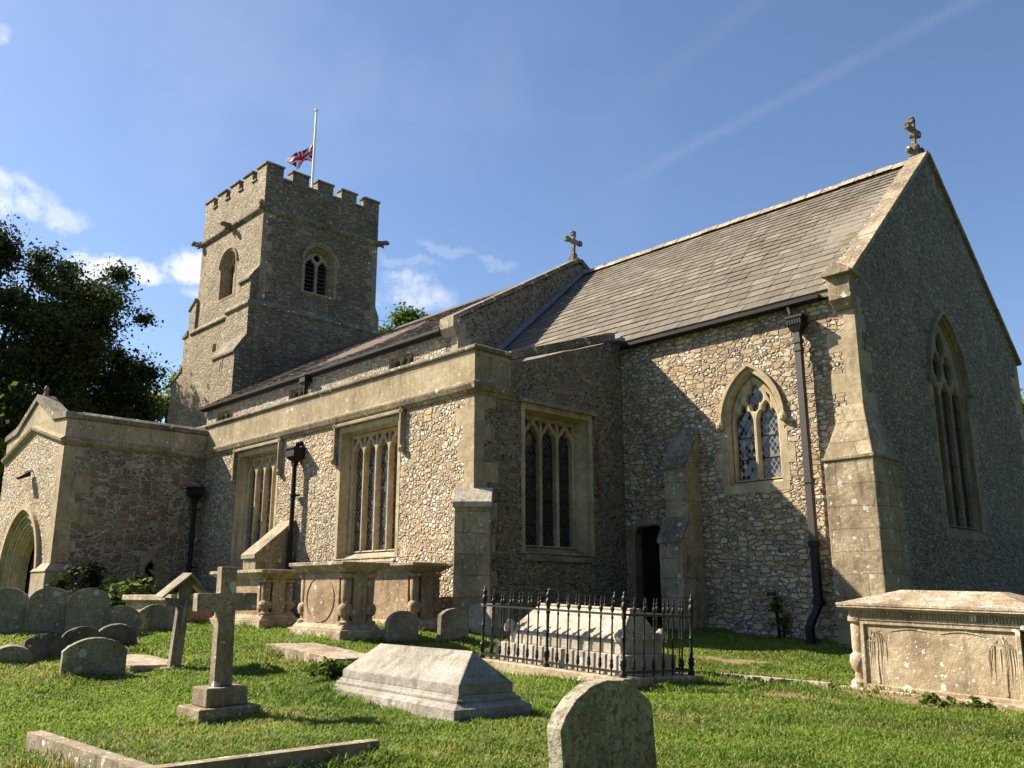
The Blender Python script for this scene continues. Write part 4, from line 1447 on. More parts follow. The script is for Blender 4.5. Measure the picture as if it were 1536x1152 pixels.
# stepped buttresses of the tower
mb = MB()
x0, x1 = -33.55, TX1 - 0.008
mb.prism([(x0, TY0 + 0.2, 11.9), (x0, TY0 - 0.36, 11.9), (x0, TY0 - 0.36, 12.98), (x0, TY0 + 0.0, 13.52), (x0, TY0 + 0.2, 13.52)], (x1 - x0, 0, 0))
x0, x1 = -34.38, TX1 + 0.075
mb.prism([(x0, TY0 + 0.2, GB), (x0, 15.75, GB), (x0, 15.75, 9.70), (x0, TY0 - 0.42, 10.42), (x0, TY0 - 0.42, 11.88), (x0, TY0 + 0.2, 11.88)], (x1 - x0, 0, 0))
tb = part(mb, 'buttress', FL_TOWER)
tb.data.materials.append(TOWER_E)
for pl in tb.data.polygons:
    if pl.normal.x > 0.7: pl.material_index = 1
mb = MB()
for (x0, x1, ya, za, yb_, zb_) in ((-33.58, TX1 + 0.02, TY0 - 0.44, 12.86, TY0 + 0.01, 13.56), (-34.42, TX1 + 0.11, 15.68, 9.60, TY0 - 0.41, 10.46)):
    mb = MB()
    mb.prism([(x0, ya, za), (x0, ya, za + 0.09), (x0, yb_, zb_ + 0.03), (x0, yb_, zb_ - 0.1)], (x1 - x0, 0, 0))
    part(mb, 'weathering', COPING, tb)
mb = MB()
mb.sweep([(-34.4, TY0 - .42, 0), (TX1 + .08, TY0 - .42, 0), (TX1 + .08, TY0, 0)], [(-0.1, 11.68), (0.02, 11.68), (0.09, 11.75), (0.09, 11.81), (0.0, 11.98), (-0.1, 11.98)], SOUTH_EAST_OUT)
part(mb, 'weathering', COPING, tb)
mb = MB()
mb.panel(rect(-33.72, -33.45, 8.85, 9.5), [rect(-33.62, -33.55, 8.95, 9.4)], SW(15.75), -0.012, 0.05)
mb.panel(rect(-33.63, -33.54, 8.94, 9.41), [], SW(15.75), -0.004, 0.02, mi=1)
part(mb, 'slit_window', [ASHLAR_W, DARK], tb)
mb = MB()
y0, y1 = TY0 - 0.1, TY0 + 1.2
mb.prism([(TX0 + 0.1, y0, GB), (TX0 + 0.1, y0, 13.43), (TX0 - 0.02, y0, 13.43), (-38.86, y0, 13.05), (-38.86, y0, 11.95), (-39.2, y0, 11.80), (-39.2, y0, 10.30), (-40.25, y0, 9.70), (-40.25, y0, GB)], (0, y1 - y0, 0))
tb2 = part(mb, 'buttress', FL_TOWER)
mb = MB()
mb.prism([(-38.95, y0 - 0.05, 12.98), (-38.95, y0 - 0.05, 13.07), (TX0, y0 - 0.05, 13.5), (TX0, y0 - 0.05, 13.35)], (0, y1 - y0 + .1, 0))
part(mb, 'weathering', COPING, tb2)
mb = MB()
mb.prism([(-39.36, y0 - 0.05, 11.72), (-39.36, y0 - 0.05, 11.82), (-38.84, y0 - 0.05, 12.05), (-38.84, y0 - 0.05, 11.8)], (0, y1 - y0 + .1, 0))
part(mb, 'weathering', COPING, tb2)
mb = MB()
mb.prism([(-40.33, y0 - 0.05, 9.62), (-40.33, y0 - 0.05, 9.72), (-39.18, y0 - 0.05, 10.38), (-39.18, y0 - 0.05, 10.2)], (0, y1 - y0 + .1, 0))
part(mb, 'weathering', COPING, tb2)
mb = MB()
mb.prism([(TX1 - 1.0, TY1 - 0.1, GB), (TX1 - 1.0, TY1 + 0.22, GB), (TX1 - 1.0, TY1 + 0.22, 12.6), (TX1 - 1.0, TY1, 13.1), (TX1 - 1.0, TY1 - 0.1, 13.1)], (1.0 - 0.01, 0, 0))
part(mb, 'buttress', FL_TOWER)
mb = MB()
mb.box(-36.1, -35.75, TY0 - 0.126, TY0 - 0.115, 10.45, 10.8)
part(mb, 'putlog_hole', DARK, tower)


def belfry(M, x0, x1, zb, zs, apex):
    m = MB()
    m.panel(arch(x0 - 0.10, x1 + 0.10, zb - 0.10, zs, apex + 0.13, 14), [arch(x0, x1, zb + 0.001, zs, apex, 14)], M, -0.012, 0.1)
    A = arch(x0, x1, zb, zs, apex, 14)
    ins = 0.18
    B = arch(x0 + ins, x1 - ins, zb + 0.1, zs, apex - ins * 1.2, 14)
    n = len(A)
    vs = [M(a, b, 0.05) for a, b in A] + [M(a, b, 0.42) for a, b in B] + [M(a, b, 0.66) for a, b in B] + [M(a, b, 0.66) for a, b in A]
    fs = []
    for lay in range(4):
        p, q = lay * n, ((lay + 1) % 4) * n
        fs += [(p + i, p + (i + 1) % n, q + (i + 1) % n, q + i) for i in range(n)]
    m.add(vs, fs)
    win = part(m, 'belfry_window', TQUOIN)
    X0, X1, Z0, AP = x0 + ins, x1 - ins, zb + 0.1, apex - ins * 1.2
    cx = (X0 + X1) / 2
    t = MB()
    hl = [cusped(X0 + 0.02, cx - 0.06, Z0 + 0.02, zs - 0.1, zs + 0.24, 0.05), cusped(cx + 0.06, X1 - 0.02, Z0 + 0.02, zs - 0.1, zs + 0.24, 0.05),
          vesica(cx, zs + (AP - zs) * 0.62, 0.34, (AP - zs) * 0.6, 0.2)]
    t.panel(arch(X0 - 0.01, X1 + 0.01, Z0, zs, AP + 0.01, 14), hl, M, 0.30, 0.42)
    part(t, 'tracery', ASHLAR_W, win)
    lv = MB()
    z = Z0
    while z < zs + 0.25:
        P = [M(X0, z, 0.44), M(X1, z, 0.44), M(X1, z + 0.15, 0.60), M(X0, z + 0.15, 0.60)]
        Q = [M(X0, z + 0.02, 0.44), M(X1, z + 0.02, 0.44), M(X1, z + 0.17, 0.60), M(X0, z + 0.17, 0.60)]
        lv.hexa(P, Q)
        z += 0.19
    part(lv, 'louvre', LOUVRE, win)
    dk = MB()
    dk.panel(rect(X0 - 0.1, X1 + 0.1, Z0 - 0.1, AP + 0.2), [], M, 0.62, 0.64)
    part(dk, 'backing', DARK, win)
    hm = MB()
    ring_arch(hm, M, x0, x1, zs, apex, 0.10, 0.16, -0.07, 0.02)
    part(hm, 'hood_mould', ASHLAR_W, win)


belfry(SW(TY0), -36.13, -34.74, 12.86, 14.35, 15.02)
belfry(EW(TX1), 18.72, 20.26, 12.96, 14.35, 15.14)


def gargoyle(p, d):
    """crouching weathered beast leaning out from the string course"""
    d = Vector(d).normalized()
    u = Vector((0, 0, 1))
    p = Vector(p)
    m = MB()
    m.tube([p - d * 0.1, p + d * 0.12, p + d * 0.3 + u * 0.02, p + d * 0.44 + u * 0.06, p + d * 0.56 + u * 0.04, p + d * 0.68 - u * 0.02], [0.17, 0.20, 0.17, 0.13, 0.15, 0.06], 8)
    s = d.cross(u)
    for k in (-1, 1):
        m.tube([p + d * 0.1 + s * 0.12 * k, p + d * 0.26 + s * 0.18 * k - u * 0.1, p + d * 0.36 + s * 0.15 * k - u * 0.2], [0.08, 0.07, 0.04], 6)
        m.tube([p + d * 0.5 + s * 0.09 * k + u * 0.1, p + d * 0.47 + s * 0.13 * k + u * 0.2], [0.05, 0.015], 5)
    m.v = [tuple(p + (Vector(q) - p) * 0.8) for q in m.v]
    return m


for pp, dd in (((TX1, TY0, 16.18), (0.7, -0.7, 0)), ((TX0, TY0, 16.18), (-0.7, -0.7, 0)), ((TX1, TY1, 16.18), (0.7, 0.7, 0)), ((-35.4, TY0, 16.18), (0, -1, 0)), ((TX1, 19.6, 16.18), (1, 0, 0))):
    part(gargoyle(pp, dd), 'gargoyle', COPING, tower, smooth=True)

# ---------------- porch
PX0, PX1, PY = -28.85, -23.73, 7.18
mb = MB()
parch = arch(-27.75, -24.62, GB + 0.02, 0.55, 2.28, 16)
kz = 3.84
mb.panel([(PX0, GB), (PX1 - 0.006, GB), (PX1 - 0.006, kz), (-26.29, 4.46), (PX0, kz)], [parch], SW(PY), 0, 0.5)
mb.panel(rect(PY + 0.504, YA - 0.003, GB, kz), [arch(9.50, 9.82, -0.2, 0.68, 0.96, 8)], EW(PX1), 0, 0.5)
mb.box(PX0 + 0.003, PX0 + 0.5, PY + 0.504, YA - 0.003, GB, kz)
mb.box(PX0 + 0.5, PX1 - 0.5, PY + 0.504, YA - 0.003, 3.5, 3.6)
porch = part(mb, 'porch', FL_AISLE)
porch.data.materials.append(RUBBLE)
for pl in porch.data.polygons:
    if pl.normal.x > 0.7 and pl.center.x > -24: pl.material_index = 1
mb = MB()
# dressed parapet band above the string
mb.panel([(PX0, kz + 0.1), (-26.29, 4.58), (PX1 + 0.012, kz + 0.1), (PX1 + 0.012, 4.43), (-24.75, 4.52), (-26.29, 5.26), (-28.0, 4.52), (PX0, 4.43)], [], SW(PY), -0.012, 0.34)
mb.panel(rect(PY + 0.345, YA - 0.015, kz + 0.1, 4.43), [], EW(PX1), -0.012, 0.34)
part(mb, 'parapet', ASHLAR, porch)
mb = MB()
prof = [(-0.04, -0.08), (0.02, -0.08), (0.10, -0.01), (0.12, 0.06), (0.03, 0.13), (-0.04, 0.13)]
mb.sweep([(PX1, PY, kz), (PX1, YA - 0.01, kz)], prof, SOUTH_EAST_OUT)
for (a, za), (b_, zb_) in (((PX0, kz), (-26.29, 4.48)), ((-26.29, 4.48), (PX1 + 0.02, kz))):
    t = Vector((b_ - a, 0, zb_ - za)).normalized()
    upv = Vector((-t.z, 0, t.x))
    mb.add([Vector((a, PY - o, za)) + upv * h for o, h in prof] + [Vector((b_, PY - o, zb_)) + upv * h for o, h in prof],
           [tuple(range(6)), tuple(range(6, 12))[::-1]] + [(i, (i + 1) % 6, 6 + (i + 1) % 6, 6 + i) for i in range(6)])
part(mb, 'string_course', ASHLAR_W, porch)
mb = MB()
mb.sweep([(PX1, PY + 0.40, 0), (PX1, YA + 0.1, 0)], [(-0.4, 4.435), (0.05, 4.435), (0.08, 4.48), (0.05, 4.56), (-0.12, 4.66), (-0.4, 4.62)], SOUTH_EAST_OUT)
for s in (-1, 1):
    xk = PX1 + 0.08 if s > 0 else PX0 - 0.08
    a, b_ = Vector((xk, 0, 4.44)), Vector((-26.29 + s * 1.55, 0, 4.55))
    c_ = Vector((-26.29, 0, 5.29))
    mb.prism([(a.x, PY - 0.07, 4.435), (b_.x, PY - 0.07, 4.53), (c_.x, PY - 0.07, 5.27), (c_.x, PY - 0.07, 5.46), (b_.x + s * 0.05, PY - 0.07, 4.73), (a.x, PY - 0.07, 4.60)], (0, 0.46, 0))
part(mb, 'coping', COPING, porch, bevel=0.015)
mb = MB()
mb.lathe([(0.10, 0), (0.07, 0.06), (0.05, 0.16), (0.07, 0.22), (0.03, 0.32)], (-26.29, PY + 0.15, 5.42), 8)
part(mb, 'finial', COPING, porch)
# deep moulded arch: receding orders
mb = MB()
for k in range(9):
    o0, d0 = -0.062 * k, (0.0, 0.05, 0.02, 0.09, 0.14, 0.11, 0.19, 0.24, 0.30)[k]
    ring_arch(mb, SW(PY), -27.75, -24.62, 0.55, 2.28, o0 - 0.063, o0, d0 - 0.006, 0.5 - 0.002 * k, zdrop=1.9, n=14)
ring_arch(mb, SW(PY), -27.75, -24.62, 0.55, 2.28, 0.003, 0.13, -0.10, 0.02, zdrop=0.35, n=14)
part(mb, 'archway', DRESS, porch)
mb = MB()
for k in range(7):
    mb.box(-27.2 + k * 0.3, -27.2 + k * 0.3 + 0.29, PY + 0.55, PY + 0.6, GB, 2.2)
mb.box(-27.3, -25.0, PY + 0.58, PY + 0.62, GB, 2.25)
mb.box(-27.2, -25.1, PY + 0.53, PY + 0.56, 0.3, 0.42)
part(mb, 'door', DOORW, porch)
mb = MB()
mb.box(PX1 - 1.0, PX1 + 0.10, PY - 0.12, PY + 0.5, GB, 0.62)
mb.taper((PX1 - 1.02, PX1 + 0.13, PY - 0.15, PY + 0.5), 0.62, (PX1 - 0.9, PX1 + 0.02, PY - 0.01, PY + 0.5), 0.82)
part(mb, 'plinth', ASHLAR, porch, bevel=0.012)
mb = MB()
mb.box(PX0 - 0.1, PX0 + 1.0, PY - 0.12, PY + 0.5, GB, 0.62)
mb.taper((PX0 - 0.13, PX0 + 1.02, PY - 0.15, PY + 0.5), 0.62, (PX0 - 0.02, PX0 + 0.9, PY - 0.01, PY + 0.5), 0.82)
part(mb, 'plinth', ASHLAR, porch, bevel=0.012)
mb = MB()
quoin_col(mb, PX1, PY, 0.84, 3.74, -1, 1, prng, 0.25, 0.5, lo=(0.3, 0.42), hi=(0.5, 0.8))
part(mb, 'quoin', QUOIN, porch)
mb = MB()
mb.panel([(9.36, -0.3), (9.96, -0.3), (9.96, 1.14), (9.36, 1.14)], [arch(9.52, 9.80, -0.18, 0.66, 0.94, 8)], EW(PX1), -0.02, 0.2, chamf=0.04)
mb.panel(rect(9.45, 9.87, -0.25, 1.0), [], EW(PX1), 0.16, 0.18, mi=1)
part(mb, 'lancet_window', [ASHLAR_W, DARK], porch)
mb = MB()
mb.tube([(-26.05, PY, 3.32), (-26.05, PY - 0.12, 3.30), (-26.05, PY - 0.20, 3.24)], 0.018, 6)
mb.prism([(-26.22, PY - 0.10, 3.30), (-26.22, PY - 0.36, 3.12), (-26.22, PY - 0.30, 3.06), (-26.22, PY - 0.08, 3.16)], (0.32, 0, 0))
part(mb, 'porch_lamp', IRON, porch)

EXC += [(-31.5, XA, YA, 30), (-17.5, XE, YC, 25), (PX0, PX1, PY, YA), (-41, -32, 16, 23), (xr0, xr1, 14.64, 15.4), (-7.5, -6.5, 14.9, 16)]

# ================================================================== flagpole and flag
mb = MB()
mb.tube([(-35.0, 20.32, 16.4), (-35.0, 20.32, 23.25)], [0.075, 0.05], 10)
pole = empty('flagpole', (-35.0, 20.32, 16.4))
tag(pole, 'white flagpole with ball finial standing on the church tower', 'flagpole')
o = mb.build('pole', WHITE_POLE, smooth=True)
o.parent = pole
o.location = (35.0, -20.32, -16.4)
mb = MB()
mb.lathe([(0.02, -0.09), (0.08, -0.05), (0.105, 0.0), (0.08, 0.06), (0.02, 0.1)], (-35.0, 20.32, 23.33), 10)
o = mb.build('finial', WHITE_POLE, smooth=True)
o.parent = pole
o.location = (35.0, -20.32, -16.4)


def union_cell(u, v):
    """colour index of the union flag at u 0..1 along the fly, v 0..1 up: 0 red, 1 white, 2 blue"""
    x, y = u * 60, v * 30
    if abs(x - 30) < 3 or abs(y - 15) < 3: return 0
    if abs(x - 30) < 5 or abs(y - 15) < 5: return 1
    for sgn in (1, -1):
        # signed distance to the diagonal
        d = ((y - 15) - sgn * (x - 30) * 0.5) / math.sqrt(1.25)
        if abs(d) < 3:
            left = x < 30
            below = d < 0
            red = (0 <= d < 2) if ((sgn == 1) == (not left)) else (-2 < d <= 0)
            return 0 if red else 1
    return 2


fv, ff, fm = [], [], []
NU, NV = 48, 26
hoist = Vector((-35.0, 20.24, 21.55))
sdir = Vector((-0.693, -0.72, 0))
for i in range(NU + 1):
    for j in range(NV + 1):
        u, v = i / NU, j / NV
        top = sdir * (1.02 * u) + Vector((0, 0, -0.70 * u - 0.05 * math.sin(math.pi * u)))
        bot = sdir * (0.55 * u + 0.10 * math.sin(math.pi * u)) + Vector((0, 0, -0.80 - 0.42 * u + 0.16 * math.sin(math.pi * u)))
        fold = Vector((0.72, -0.693, 0)) * (0.17 * math.sin(7.5 * u + 3.4 * v) * u ** 0.6)
        top, bot, fold = top * 1.25, bot * 1.25, fold * 1.2
        p = hoist + top * v + bot * (1 - v) + fold + sdir * (0.06 * math.sin(11 * v + 3 * u) * u) + Vector((0, 0, 0.05 * math.sin(9 * v + 5 * u) * u))
        fv.append(p - hoist)
for i in range(NU):
    for j in range(NV):
        a = i * (NV + 1) + j
        ff.append((a, a + NV + 1, a + NV + 2, a + 1))
        fm.append(union_cell((i + .5) / NU, (j + .5) / NV))
me = bpy.data.meshes.new('flag')
me.from_pydata(fv, [], ff)
for mm in (FLAG_R, FLAG_W, FLAG_B): me.materials.append(mm)
me.polygons.foreach_set('material_index', fm)
me.polygons.foreach_set('use_smooth', [True] * len(ff))
flag = bpy.data.objects.new('flag', me)
flag.location = hoist
COL.objects.link(flag)
sm = flag.modifiers.new('thickness', 'SOLIDIFY')
sm.thickness = 0.006
tag(flag, 'red, white and blue union flag flying at half mast from the tower flagpole', 'flag')


# ================================================================== churchyard monuments
def local_part(mb, name, mat, parent, **kw):
    o = mb.build(name, mat, None, **kw)
    o.parent = parent
    return o


def headstone(x, y, z, w, h, t, shape, mat, label, rot=0.0, lean=0.0, tilt=0.0, group='headstones in the churchyard', shoulder=0.0):
    """upright slab, broad face to the east (+x local), width along local y"""
    pts = []
    hw = w / 2
    r = random.Random(int(abs(x * 100 + y * 10)))
    if shape == 'round':
        pts = [(-hw, -0.3), (hw, -0.3)] + [(hw * math.cos(a), h - hw * 0.75 + hw * 0.75 * math.sin(a)) for a in np.linspace(0, math.pi, 22)]
    elif shape == 'segment':
        rise = 0.2 * w
        Rc = (hw * hw + rise * rise) / (2 * rise)
        th = math.asin(hw / Rc)
        pts = [(-hw, -0.3), (hw, -0.3)] + [(Rc * math.sin(a), h - Rc + Rc * math.cos(a)) for a in np.linspace(th, -th, 20)]
    elif shape == 'pointed':
        rise = 0.26 * w
        Rc = (hw * hw + rise * rise) / (2 * rise)
        th = math.asin(hw / Rc)
        pts = [(-hw, -0.3), (hw, -0.3)] + [(Rc * math.sin(a) * (1 - 0.03 * (1 - abs(a) / th)), h - Rc + Rc * math.cos(a)) for a in np.linspace(th, -th, 24)]
    m = MB()
    m.panel([(a + r.uniform(-.004, .004), b + r.uniform(-.003, .003)) for a, b in pts], [], lambda a, b, d: (t / 2 - d, a, b), 0, t)
    o = m.build('headstone', mat, bevel=0.014, loc=(x, y, z), rot=(lean, tilt, rot))
    tag(o, label, 'headstone', group)
    EXC.append((x - t * 0.5, x + t * 0.5, y - hw, y + hw))
    return o


R_ = math.radians
headstone(-3.40, 4.02, -1.40, 0.72, 0.96, 0.11, 'pointed', HEAD_F, 'speckled grey headstone with low arched top closest to the viewer', rot=R_(-4), lean=R_(5.5), tilt=R_(1))
headstone(-11.87, 4.23, -0.94, 0.74, 0.46, 0.10, 'segment', HEAD_G, 'broad low olive grey headstone standing alone in front of the darker ones', rot=R_(-8), tilt=R_(4), lean=R_(1))
headstone(-16.85, 4.50, -0.62, 0.68, 0.78, 0.12, 'round', HEAD_G, 'tall round topped headstone cut by the left picture edge in front of the porch arch', rot=R_(-22))
headstone(-16.40, 5.03, -0.62, 0.66, 0.79, 0.12, 'round', HEAD_G, 'tall round topped headstone in front of the porch corner plinth', rot=R_(-22), lean=R_(-1))
headstone(-15.95, 5.52, -0.62, 0.66, 0.78, 0.12, 'round', HEAD_G, 'tall round topped headstone beside the dark shrub, right one of the tall row', rot=R_(-22), lean=R_(1))
headstone(-15.75, 5.97, -0.60, 0.68, 0.47, 0.12, 'round', HEAD_G, 'lower grey round topped headstone in front of the pale ledge under the lancet window', rot=R_(-18))
headstone(-15.85, 6.65, -0.60, 0.74, 0.49, 0.12, 'round', HEAD_G, 'lower grey round topped headstone just behind the roofed wooden crucifix', rot=R_(-14))
headstone(-13.50, 3.74, -0.83, 0.50, 0.22, 0.16, 'round', HEAD_G, 'low rounded pale grey stone hump at the left picture edge', rot=R_(-10), tilt=R_(8))
headstone(-13.65, 4.19, -0.82, 0.52, 0.34, 0.12, 'segment', HEAD_D, 'black footstone blotched with large pale lichen patches', rot=R_(-10), tilt=R_(-3))
headstone(-13.68, 4.68, -0.80, 0.55, 0.40, 0.11, 'round', HEAD_D, 'dark lichen flecked footstone just behind the broad olive grey headstone', rot=R_(-10))
headstone(-14.10, 5.32, -0.76, 0.58, 0.38, 0.16, 'round', HEAD_D, 'dark weathered footstone leaning at the right end of the low dark row', rot=R_(-14), lean=R_(5), tilt=R_(4))
headstone(-11.62, 8.78, -0.64, 0.60, 0.44, 0.10, 'round', HEAD_G, 'small round topped headstone beside the middle chest tomb', rot=0.02, lean=R_(1))
headstone(-11.45, 9.68, -0.63, 0.58, 0.46, 0.10, 'segment', HEAD_G, 'small square shouldered headstone leaning before the diagonal corner buttress', rot=-0.03, lean=R_(-3))


def slab(x, y, z, L, W, t, mat, label, rot=0.0, tilt=(0, 0), cat='grave slab', group=None):
    m = MB()
    r = random.Random(int(abs(x * 37 + y)))
    n = 14
    pts = []
    for (x0, y0), (x1, y1) in (((-L / 2, -W / 2), (L / 2, -W / 2)), ((L / 2, -W / 2), (L / 2, W / 2)), ((L / 2, W / 2), (-L / 2, W / 2)), ((-L / 2, W / 2), (-L / 2, -W / 2))):
        for k in range(n):
            f = k / n
            pts.append((x0 + (x1 - x0) * f + r.uniform(-.015, .015), y0 + (y1 - y0) * f + r.uniform(-.015, .015)))
    m.panel(pts, [], lambda a, b, d: (a, b, t - d), 0, t + 0.15)
    o = m.build('grave_slab', mat, bevel=0.012, loc=(x, y, z), rot=(tilt[0], tilt[1], rot))
    tag(o, label, cat, group, 'thing')
    EXC.append((x - L / 2 * .96, x + L / 2 * .96, y - W / 2 * .94, y + W / 2 * .94))
    return o


slab(-12.75, 5.12, -0.87, 1.5, 0.8, 0.05, TOMB_LID, 'pale lichened ledger slab lying flat behind the roofed wooden crucifix', tilt=(math.radians(-2), math.radians(3)))
slab(-10.95, 6.95, -0.80, 1.8, 0.8, 0.10, TOMB_LID, 'flat mottled ledger slab in the grass before the middle chest tomb', tilt=(math.radians(-1), math.radians(4)))
slab(-6.38, 10.82, -1.05, 1.6, 0.15, 0.04, TOMB_W, 'thin worn kerb stone sunk in the turf between the railing and the big chest tomb', tilt=(0, math.radians(1)))
slab(-11.75, 10.75, -0.60, 0.7, 0.4, 0.50, TOMB_G, 'low grey stone block against the diagonal corner buttress')


# ---------------- chest tombs
def baluster_prof(h, r):
    return [(r * 0.95, 0), (r * 0.95, h * 0.06), (r * 0.55, h * 0.09), (r * 0.5, h * 0.16), (r * 0.8, h * 0.19), (r * 1.0, h * 0.30), (r * 0.85, h * 0.38), (r * 0.55, h * 0.42), (r * 0.62, h * 0.48),
            (r * 0.68, h * 0.86), (r * 0.55, h * 0.89), (r * 0.9, h * 0.93), (r * 0.95, h)]


def lid_profile(m, L, W, z, h, over, mat=0):
    """moulded cornice lid"""
    steps = [(0.0, 0.0), (0.03, 0.18), (0.05, 0.28), (0.10, 0.45), (over * 0.9, 0.62), (over, 0.70), (over, 0.95), (over - 0.02, 1.0)]
    for (o0, f0), (o1, f1) in zip(steps[:-1], steps[1:]):
        m.taper((-L / 2 - o0, L / 2 + o0, -W / 2 - o0, W / 2 + o0), z + h * f0, (-L / 2 - o1, L / 2 + o1, -W / 2 - o1, W / 2 + o1), z + h * f1)


def chest_tomb(x, y, z, L, W, H, label, oval, rot=0.0, tilt=0.0):
    e = empty('chest_tomb', (x, y, z), (0, tilt, rot))
    tag(e, label, 'chest tomb', 'chest tombs along the aisle wall')
    m = MB()
    m.taper((-L / 2 - .14, L / 2 + .14, -W / 2 - .14, W / 2 + .14), -0.3, (-L / 2 - .12, L / 2 + .12, -W / 2 - .12, W / 2 + .12), 0.14)
    m.taper((-L / 2 - .08, L / 2 + .08, -W / 2 - .08, W / 2 + .08), 0.14, (-L / 2 - .02, L / 2 + .02, -W / 2 - .02, W / 2 + .02), 0.22)
    local_part(m, 'plinth', TOMB_B, e, bevel=0.02)
    m = MB()
    zt = H - 0.17
    c = 0.17
    # body: a core with notched corners that hold the balusters
    m.box(-L / 2, L / 2, -W / 2 + c, W / 2 - c, 0.2, zt)
    m.box(-L / 2 + c, L / 2 - c, -W / 2, W / 2, 0.2, zt + 0.001)
    local_part(m, 'body', TOMB_T, e, bevel=0.008)
    for sx in (-1, 1):
        for sy in (-1, 1):
            m = MB()
            m.lathe(baluster_prof(zt - 0.22, 0.125), (sx * (L / 2 - c * 0.46), sy * (W / 2 - c * 0.46), 0.21), 12)
            local_part(m, 'corner_baluster', TOMB_T, e, smooth=True)
    if oval:
        m = MB()
        n = 40
        cx0, cz0 = -0.02, 0.2 + (zt - 0.2) / 2
        vs, fs = [], []
        for i in range(n):
            a = 2 * math.pi * i / n
            for rr, dd in ((0.97, 0.0), (0.985, 0.012), (1.0, 0.012), (1.015, 0.0)):
                vs.append((cx0 + rr * 0.43 * math.cos(a), -W / 2 - dd, cz0 + rr * (zt - 0.2) * 0.45 * math.sin(a)))
        for i in range(n):
            j = (i + 1) % n
            for k in range(4): fs.append((i * 4 + k, i * 4 + (k + 1) % 4, j * 4 + (k + 1) % 4, j * 4 + k))
        m.add(vs, fs)
        local_part(m, 'oval_panel', TOMB_T, e)
    m = MB()
    lid_profile(m, L, W, zt, 0.17, 0.15)
    local_part(m, 'lid', TOMB_LID, e, bevel=0.008)
    EXC.append((x - L / 2 - .12, x + L / 2 + .12, y - W / 2 - .12, y + W / 2 + .12))


chest_tomb(-12.75, 8.28, -0.62, 1.42, 0.58, 1.18, 'tan chest tomb with oval panel and corner balusters, middle of three by the aisle', True, rot=-0.03, tilt=0.01)
chest_tomb(-13.60, 10.12, -0.60, 1.86, 0.62, 1.21, 'chest tomb half in shadow nearest the diagonal corner buttress', False)
chest_tomb(-15.88, 8.50, -0.52, 1.86, 0.60, 1.02, 'chest tomb with broken base partly behind the bare stone cross', False, rot=-0.02)

# the pale ledge of a low table tomb near the porch
m = MB()
m.box(-1.1, 1.1, -0.42, 0.42, -0.3, 0.42)
e = empty('table_tomb', (-18.6, 8.05, -0.50))
tag(e, 'low tomb with long pale lid between the porch wall and the round headstones', 'table tomb')
local_part(m, 'body', TOMB_T, e, bevel=0.01)
m = MB()
m.taper((-1.2, 1.2, -0.5, 0.5), 0.42, (-1.24, 1.24, -0.54, 0.54), 0.46)
m.box(-1.24, 1.24, -0.54, 0.54, 0.46, 0.56)
local_part(m, 'lid', TOMB_LID, e, bevel=0.012)

# ---------------- hipped grey tomb in the foreground
HL, HW = 2.66, 0.88
hrot = math.radians(-7.5)
hse = Vector((-6.41, 5.45))
cdir = Vector((math.cos(hrot), math.sin(hrot)))
ndir = Vector((-math.sin(hrot), math.cos(hrot)))
hc = hse - cdir * HL / 2 + ndir * HW / 2
e = empty('hipped_tomb', (hc.x, hc.y, -1.10), (0, 0, hrot))
tag(e, 'low grey coffin shaped tomb with hipped top on moulded steps in open grass', 'tomb')
m = MB()


def R4(i): return (-HL / 2 + i, HL / 2 - i, -HW / 2 + i, HW / 2 - i)


m.taper(R4(-0.02), -0.3, R4(0), 0.115)
m.taper(R4(0), 0.115, R4(0.075), 0.16)
local_part(m, 'base', TOMB_G, e, bevel=0.01)
m = MB()
m.taper(R4(0.078), 0.161, R4(0.078), 0.185)
m.taper(R4(0.078), 0.185, R4(0.105), 0.20)
m.taper(R4(0.105), 0.20, R4(0.115), 0.225)
m.taper(R4(0.13), 0.226, R4(0.13), 0.31)
local_part(m, 'moulding', TOMB_G, e, bevel=0.005)
m = MB()
x0, x1, y0, y1 = R4(0.13)
m.add([(x0, y0, .311), (x1, y0, .311), (x1, y1, .311), (x0, y1, .311), (x0 + 0.30, 0.0, 0.60), (x1 - 0.24, 0.0, 0.60)], [(3, 2, 1, 0), (0, 1, 5, 4), (1, 2, 5), (2, 3, 4, 5), (3, 0, 4)])
local_part(m, 'hipped_top', TOMB_G, e, bevel=0.008)
EXC.append((hc.x - HL / 2 * .95, hc.x + HL / 2 * .95, hc.y - HW / 2 * .85, hc.y + HW / 2 * .85))

# ---------------- railed tomb
FRL, FRW, FH = 2.80, 1.30, 1.0
frot = math.radians(-4)
cdir = Vector((math.cos(frot), math.sin(frot)))
ndir = Vector((-math.sin(frot), math.cos(frot)))
fse = Vector((-7.25, 8.86))
fc = fse - cdir * FRL / 2 + ndir * FRW / 2
ftilt = math.radians(2.0)
froll = math.radians(-1.6)
e = empty('plinth_slab', (fc.x, fc.y, -0.90), (froll, ftilt, frot))
tag(e, 'long stone plinth carrying the black iron railing', 'plinth', None, 'thing')
m = MB()
m.box(-FRL / 2 - .12, FRL / 2 + .12, -FRW / 2 - .12, FRW / 2 + .12, -0.5, -0.02)
local_part(m, 'kerb', TOMB_B, e, bevel=0.015)
EXC.append((fc.x - FRL / 2 - .1, fc.x + FRL / 2 + .1, fc.y - FRW / 2 - .1, fc.y + FRW / 2 + .1))

